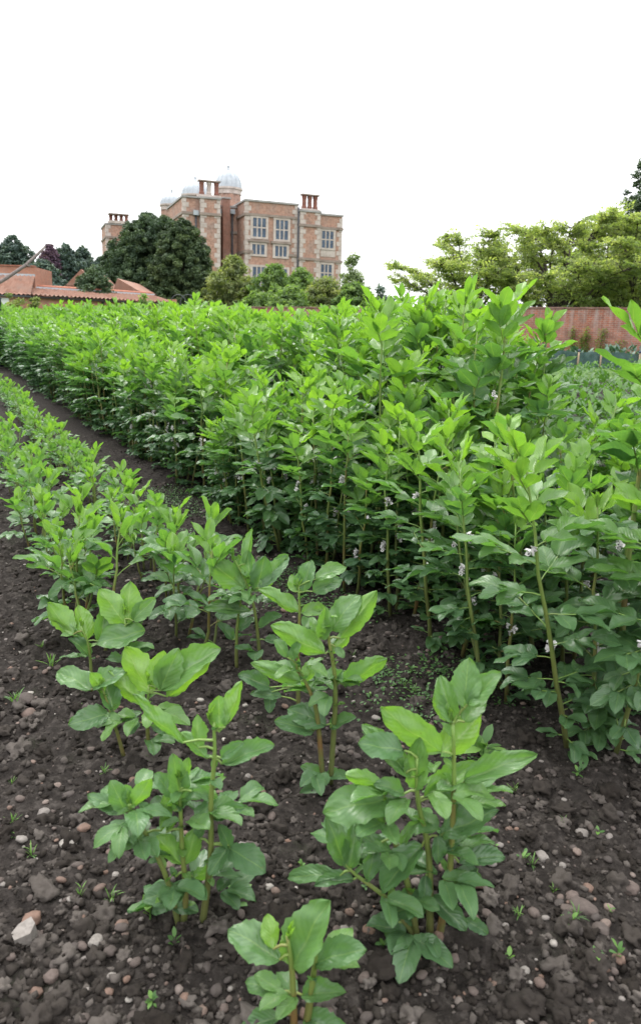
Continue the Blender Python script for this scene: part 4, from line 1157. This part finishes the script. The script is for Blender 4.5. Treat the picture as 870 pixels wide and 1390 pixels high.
q0 = at(-150, 394, 43.5); q1 = at(42, 400.5, 44.0)
ang = math.atan2(q1.y - q0.y, q1.x - q0.x); Lb = math.hypot(q1.x - q0.x, q1.y - q0.y); ze = q1.z
root = empty('tall_barn', (q0.x, q0.y, 0), ang); tag(root, 'taller barn with steep pantile roof and brick band at the left edge', 'barn')
zr = at(30, 374, 46.2).z; zb = at(30, 362, 46.5).z
pantile_roof('roof', root, Lb, ze, zr, 2.4, slantR=-.45)
mb = MB(); mb.box(0, Lb - .45, 2.4, 2.46, zr - .05, zr + .1); mb.build('flashing', LEAD, root)
mb = MB(); mb.box(0, Lb - .47, 2.47, 6, 0, zb); mb.build('upper_wall', BBRICK, root)
mb = MB(); mb.box(0, Lb - .44, 2.40, 2.75, zb, zb + .07); mb.build('ridge', simple('dark ridge tile', (.22, .09, .06), (.3, .13, .09), 3), root)
mb = MB(); mb.box(0, Lb - .1, .35, 2.4, -.2, ze - .03); mb.build('wall', BBRICK, root)
mb = MB(); mb.box(0, Lb - 1.35, .29, .345, .2, ze - .2); mb.build('shutter', PLASTER, root)
mb = MB(); mb.box(0, Lb, -.02, .05, ze - .12, ze - .04); mb.build('gutter', IRON, root)

def gable(u0, u1, vp, ve, F, label, flip=False):
    a = at(u0, ve, F); b = at(u1, ve, F); pk = at((u0 + u1) / 2 if not flip else u0 + 2, vp, F).z
    root = empty('gabled_outhouse', (a.x, a.y, 0)); tag(root, label, 'outhouse'); W_ = b.x - a.x
    mb = MB(); z0 = a.z
    mb.box(0, W_, 0, 6, -.2, z0 - .02); mb.build('wall', BBRICK, root)
    mb = MB(); c = W_ / 2 if not flip else .15
    i = [mb.vert(p_) for p_ in ((-.15, -.1, z0), (W_ + .15, -.1, z0), (c, -.1, pk), (-.15, 6.1, z0), (W_ + .15, 6.1, z0), (c, 6.1, pk))]
    mb.face((i[0], i[1], i[2])); mb.face((i[3], i[5], i[4])); mb.face((i[1], i[4], i[5], i[2])); mb.face((i[0], i[2], i[5], i[3])); mb.face((i[0], i[3], i[4], i[1]))
    mb.build('roof', PANTILE, root)
gable(93, 131, 366, 388, 54, 'small gabled outhouse with a pink tiled roof behind the round bush')
gable(158, 186, 378, 394, 53, 'small brick outhouse with tiled roof in front of the yew', True)

# bare branch leaning in from the left
mb = MB(); F0 = 16
ptsb = [(-120, 460), (-60, 420), (-20, 394), (6, 380), (24, 368), (36, 360), (48, 349), (55, 342), (62, 335)]
P_ = [at(u, v, F0 + .1 * i) for i, (u, v) in enumerate(ptsb)]
P_[0].z = min(P_[0].z, .0)
o0 = P_[0].copy(); 
mb.tube([p_ - o0 for p_ in P_], [.06, .05, .045, .042, .04, .036, .032, .028, .022], 8)
mb.tube([P_[5] - o0, P_[5] - o0 + Vector((.1, 0, -.03))], [.03, .012], 6)
o = mb.build('bare_branch', GREYBARK, None, True); o.location = o0; tag(o, 'bare grey branch slanting up in front of the barn at the left', 'branch')

# stand-in for an unidentified dark blue sliver, added as a rounded container
q = at(-8, 430, 17); mb = MB(); zt_ = at(-2, 404, 17).z
mb.lathe(0, 0, [(0, -.05), (.15, -.05), (.19, .4), (.20, .8), (.18, zt_ - .03), (.19, zt_ - .03), (.19, zt_), (0, zt_ + .03)], 20)
o = mb.build('navy_stand_in', NAVY, None, True); o.location = (q.x, q.y, 0); tag(o, 'unidentified navy blue shape at the left edge, added as a rounded container', 'container')

# ------------------------------------------------------------------ the house
e1 = Vector((.93, .37, 0)).normalized(); e2 = Vector((-e1.y, e1.x, 0)); 
C2 = at(333, 400, 85); C2 = Vector((C2.x, C2.y, 0))
HOUSE = empty('country_house', C2, math.atan2(e1.y, e1.x))
tag(HOUSE, 'large red brick mansion with pale stone quoins, mullioned windows and lead domes', 'mansion')
def face_pt(u, v, boff=0.0):
    """local (along, z) where the view ray meets the facade plane b = boff"""
    d = Vector(ray(u, v)); o_ = Vector((0, 0, CH)) - C2
    t = (boff - o_.dot(e2)) / d.dot(e2); q = o_ + d * t
    return q.dot(e1), q.z
def loc(u, F):
    q = Vector(base_at(u, F)) - C2; return q.dot(e1), q.dot(e2)
def block(a0, a1, b0, b1, z1, strings=(), quoins=(), nm='wall'):
    mb = MB(); mb.box(a0, a1, b0, b1, -.5, z1); w0 = mb.build(nm, HBRICK, HOUSE)
    mb = MB(); mb.box(a0 - .12, a1 + .12, b0 - .12, b1 + .12, z1, z1 + .2); mb.build('coping', COPING, HOUSE)
    for zz in strings:
        mb = MB(); mb.box(a0 - .13, a1 + .13, b0 - .13, b1 + .13, zz - .14, zz + .14); mb.build('string_course', STRING, HOUSE)
    for (cx, cy, sx_, sy_) in quoins:     # corner, inward directions
        mb = MB(); zz = 0; k = 0
        while zz < z1 - .3:
            la, lb_ = (.64, .36) if k % 2 else (.36, .64)
            x0, x1 = sorted((cx - sx_ * .035, cx + sx_ * la)); y0, y1 = sorted((cy - sy_ * .035, cy + sy_ * lb_))
            mb.box(x0, x1, y0, y1, zz + .012, zz + .5); zz += .52; k += 1
        mb.build('quoin', STONE, HOUSE)
    return w0
zP = face_pt(333, 270)[1] - .2
s_hi = face_pt(345, 291.5)[1]
# middle block
aM = face_pt(404, 300)[0]
block(0, aM, 0, 9, zP, [s_hi], [(0, 0, 1, 1), (aM, 0, -1, 1)])
# string at lower floor on the middle block: short runs beside the windows
def window(u0, u1, v0, v1, lights=3, rows=2, hood=False, boff=0.0, quo=True):
    a0, z1 = face_pt(u0, v0, boff); a1, _ = face_pt(u1, v0, boff); _, z0 = face_pt((u0 + u1) / 2, v1, boff)
    zm = z1
    fr = MB(); t = .13
    f_ = -.09
    def bar(x0, x1, zz0, zz1, d=0.0): fr.box(x0, x1, boff + f_ - d, boff + .03, zz0, zz1)
    bar(a0 - .28, a0, z0 - .22, z1 + .22); bar(a1, a1 + .28, z0 - .22, z1 + .22)
    bar(a0 + .002, a1 - .002, z1, z1 + .22); bar(a0 + .002, a1 - .002, z0 - .22, z0)
    wd = (a1 - a0) / lights
    for k in range(1, lights): bar(a0 + wd * k - t / 2, a0 + wd * k + t / 2, z0 + .002, z1 - .002, -.015)
    for k in range(1, rows):
        zz = z0 + (z1 - z0) * (0.5 if rows == 2 else k / rows); bar(a0 + .002, a1 - .002, zz - t / 2, zz + t / 2, -.03)
    wo_ = fr.build('window', STONE, HOUSE)
    pn = MB(); pn.box(a0, a1, boff - .035, boff - .012, z0, z1); pn.build('pane', GLASS, wo_)
    mu = MB()   # glazing bars, thin iron
    for k in range(lights):
        for j in range(1, 3): x = a0 + wd * (k + j / 3); mu.box(x - .012, x + .012, boff - .045, boff - .036, z0, z1)
    n_ = int((z1 - z0) / .38)
    for j in range(1, n_): zz = z0 + (z1 - z0) * j / n_; mu.box(a0, a1, boff - .045, boff - .037, zz - .012, zz + .012)
    mu.build('glazing_bar', IRON, wo_)
    if hood:
        hd = MB(); hd.box(a0 - .5, a1 + .5, boff - .2, boff - .0, z1 + .24, z1 + .5); hd.build('hood', STRING, wo_)
window(343.5, 361, 295.5, 322, 3, 2)
window(374.5, 391, 298.5, 325.5, 3, 2)
window(342.5, 359, 331.5, 345.5, 3, 1, True)
window(373.5, 389, 334, 348.5, 3, 1, True)
window(343, 360, 362, 395, 3, 2)
window(374, 389.5, 365, 397, 3, 2)
# left return of the middle block: lower string
mb = MB(); zl = face_pt(333, 341.5)[1]; mb.box(-.13, .9, -.13, 8.9, zl - .16, zl + .16); mb.build('string_course', STRING, HOUSE)
mb = MB(); zl = face_pt(397, 347)[1]; mb.box(aM - 1.0, aM + .1, -.14, 4, zl - .14, zl + .14); mb.build('string_course', STRING, HOUSE)
# right bay with the chimney and the right wing
aB = face_pt(434.5, 300, -.5)[0]; aR = face_pt(464.5, 300)[0]
zB = face_pt(412, 285, -.5)[1] - .2; zW = face_pt(440, 290)[1] - .2
s1 = face_pt(420, 306.5, -.5)[1]; s2 = face_pt(440, 354.5)[1]
block(aM + .18, aB, -.5, 5, zB, [s1, s2 + .05], [(aM + .18, -.5, 1, 1), (aB, -.5, -1, 1)])
block(aB + .003, aR, 0, 8.4, zW, [face_pt(450, 310.5)[1], s2], [(aR, 0, -1, 1)])
window(437, 452.5, 313.5, 337, 3, 2)
window(435.5, 450, 359, 382, 3, 2)
mb = MB(); mb.box(*sorted((face_pt(435, 340)[0], face_pt(455, 340)[0])), -.03, .01, face_pt(445, 349)[1], face_pt(445, 339)[1]); mb.build('stone_panel', STONE, HOUSE)
def pipe(a, b, z0, z1, r=.09, hop=True):
    mb = MB(); mb.tube([(a, b, z0), (a, b, z1)], [r, r], 10); o_ = mb.build('downpipe', IRON, HOUSE, True)
    if hop:
        mb = MB(); mb.box(a - .28, a + .28, b - .2, b + .2, z1, z1 + .5); mb.build('hopper', LEAD, o_)
pipe(aM + .06, -.16, 0, face_pt(405, 282)[1], .1, False)
def stack(a, b, z0, shafts, da, db, hgt, r=.27, mid=None):
    mb = MB()
    L_ = (shafts - 1)
    x0, x1 = min(a, a + da * L_) - r * 1.4, max(a, a + da * L_) + r * 1.4; y0, y1 = min(b, b + db * L_) - r * 1.4, max(b, b + db * L_) + r * 1.4
    mb.box(x0 - .1, x1 + .1, y0 - .1, y1 + .1, z0, z0 + .35); root_ = mb.build('chimney_stack', STONE, HOUSE)
    for k in range(shafts):
        m2 = MB(); cx, cy = a + da * k, b + db * k
        m2.lathe(cx, cy, [(r * 1.2, z0 + .353), (r * 1.2, z0 + .6), (r, z0 + .7), (r, z0 + hgt - .35), (r * 1.15, z0 + hgt - .28), (r * 1.15, z0 + hgt)], 8)
        m2.build('chimney_shaft', mid if (mid and 0 < k < shafts - 1) else SHAFT, root_)
    m3 = MB(); m3.box(x0 - .05, x1 + .05, y0 - .05, y1 + .05, z0 + hgt + .002, z0 + hgt + .13); m3.build('chimney_cap', STRING, root_)
# right chimney: three shafts at u 411..430 on the bay
ac = face_pt(413, 270, 1.0)[0]; ac2 = face_pt(428, 270, 1.0)[0]
stack(ac, 1.0, zB + .2, 3, (ac2 - ac) / 2, 0, face_pt(413, 263, 1.0)[1] - zB - .4, .27)
# left front block 1
def solve_corner(u, v, zt_):
    d = ray(u, v); t = (zt_ - CH) / d[2]; q = Vector((d[0] * t, d[1] * t, 0)) - C2; return q.dot(e1), q.dot(e2)
a1_, b1_ = solve_corner(248.5, 265, zP + .2)
a12 = face_pt(271.5, 300, b1_)[0]; a13 = face_pt(299, 300, b1_ - .6)[0]
z1s = face_pt(260, 289.5, b1_)[1]
block(a1_, a12, b1_, b1_ + 9.5, zP, [z1s], [(a1_, b1_, 1, 1)])
block(a12 + .003, a13, b1_ - .6, b1_ + 9, zP - .05, [z1s - .05], [(a12 + .003, b1_ - .6, 1, 1), (a13, b1_ - .6, -1, 1)])
pipe(a12 - .45, b1_ - .13, 0, z1s - .2)
ac = face_pt(274, 255, b1_ + .6)[0]; ac2 = face_pt(294, 255, b1_ + .6)[0]
zc = zP + .15
stack(ac, b1_ + .6, zc, 3, (ac2 - ac) / 2, 0, face_pt(280, 244.5, b1_ + .6)[1] - zc - .2, .25, STONE)
# recess with the red chimney breast
ba = 3.6
block(a13 + .003, -.003, ba, 10, zP - .3, [zP - 3.0], [])
a_l = face_pt(303, 300, ba - .9)[0]; a_r = face_pt(312.5, 300, ba - .9)[0]
mb = MB(); mb.box(a_l, a_r, ba - .9, ba - .002, -.5, face_pt(308, 270, ba - .9)[1]); mb.build('chimney_breast', brick_material('chimney breast brick', (0.26, 0.115, 0.085), (0.20, 0.09, 0.07), (.27, .19, .15), dark=.4, big=.35), HOUSE)
mb = MB(); zt_ = face_pt(308, 270, ba - .9)[1]; mb.box(a_l - .1, a_r + .1, ba - 1.0, ba + .1, zt_, zt_ + .16); mb.build('coping', COPING, HOUSE)
pipe(a_r + .45, ba - .2, 0, face_pt(315, 291, ba)[1]); pipe(a_l - .3, ba - .2, 0, face_pt(300, 291, ba)[1])
# domes
def dome(u, F, vt, vb, uw, vdrum, label=None, brick=True):
    a, b = loc(u, F); r = (at(u + uw / 2, 250, F).x - at(u - uw / 2, 250, F).x) / 2
    zb = zt(u, vb, F); ztop = zt(u, vt, F); zd = zt(u, vdrum, F) - 1.5
    m1 = MB(); m1.lathe(a, b, [(r * .93, zd), (r * .93, zb - .75)], 8); tw = m1.build('turret', HBRICK, HOUSE)
    m4 = MB(); m4.lathe(a, b, [(r * .95, zb - .75), (r * .95, zb - .25), (r * 1.04, zb - .2), (r * 1.04, zb)], 24); m4.build('drum_band', STONE, tw)
    prof = [(r * math.cos(t) * (1.0 if t > 0 else 1.02), zb + (ztop - zb) * math.sin(t)) for t in np.linspace(0, math.pi / 2 - .06, 14)] + [(0, ztop)]
    m2 = MB(); m2.lathe(a, b, prof, 32)
    d_ = m2.build('dome', LEAD, tw, True)
    m5 = MB()
    for k in range(16):
        w_ = 2 * math.pi * k / 16
        m5.tube([(a + (p_[0] + .01) * math.cos(w_), b + (p_[0] + .01) * math.sin(w_), p_[1]) for p_ in prof[:-1]], [.018] * (len(prof) - 1), 4)
    m5.build('lead_roll', LEAD, d_)
    m3 = MB(); m3.lathe(a, b, [(.14, ztop - .03), (.10, ztop + .25), (.2, ztop + .42), (.05, ztop + .6), (.05, ztop + 1.0), (0.0, ztop + 1.15)], 10); m3.build('finial', LEAD, d_, True)
    return a, b, r
a, b, r = dome(310, 95, 231.5, 256.5, 37, 275)
for w_ in (rad(-118), rad(-75)):
    pass
dome(267, 100, 246.5, 266, 38, 290)
dome(236, 108, 263, 279, 32, 300)
# small window in the front turret
# far left wing with four shafts
Fw = 103
aw, bw_ = loc(148.5, Fw); aw2, _ = loc(184, Fw)
zw = zt(160, 305, Fw)
block(aw, aw + 3.2, bw_, bw_ + 6, zw, [zt(160, 322, Fw)], [(aw, bw_, 1, 1)])
block(aw + 3.203, a1_ + .0, bw_ + 3, bw_ + 8, zw - .6, [], [])
a_s, b_s = loc(155.5, Fw + 1.2); a_s2, b_s2 = loc(176, Fw + 1.2)
stack(a_s, b_s, zw + .2, 4, (a_s2 - a_s) / 3, (b_s2 - b_s) / 3, zt(160, 289.5, Fw) - zw - .3, .21)
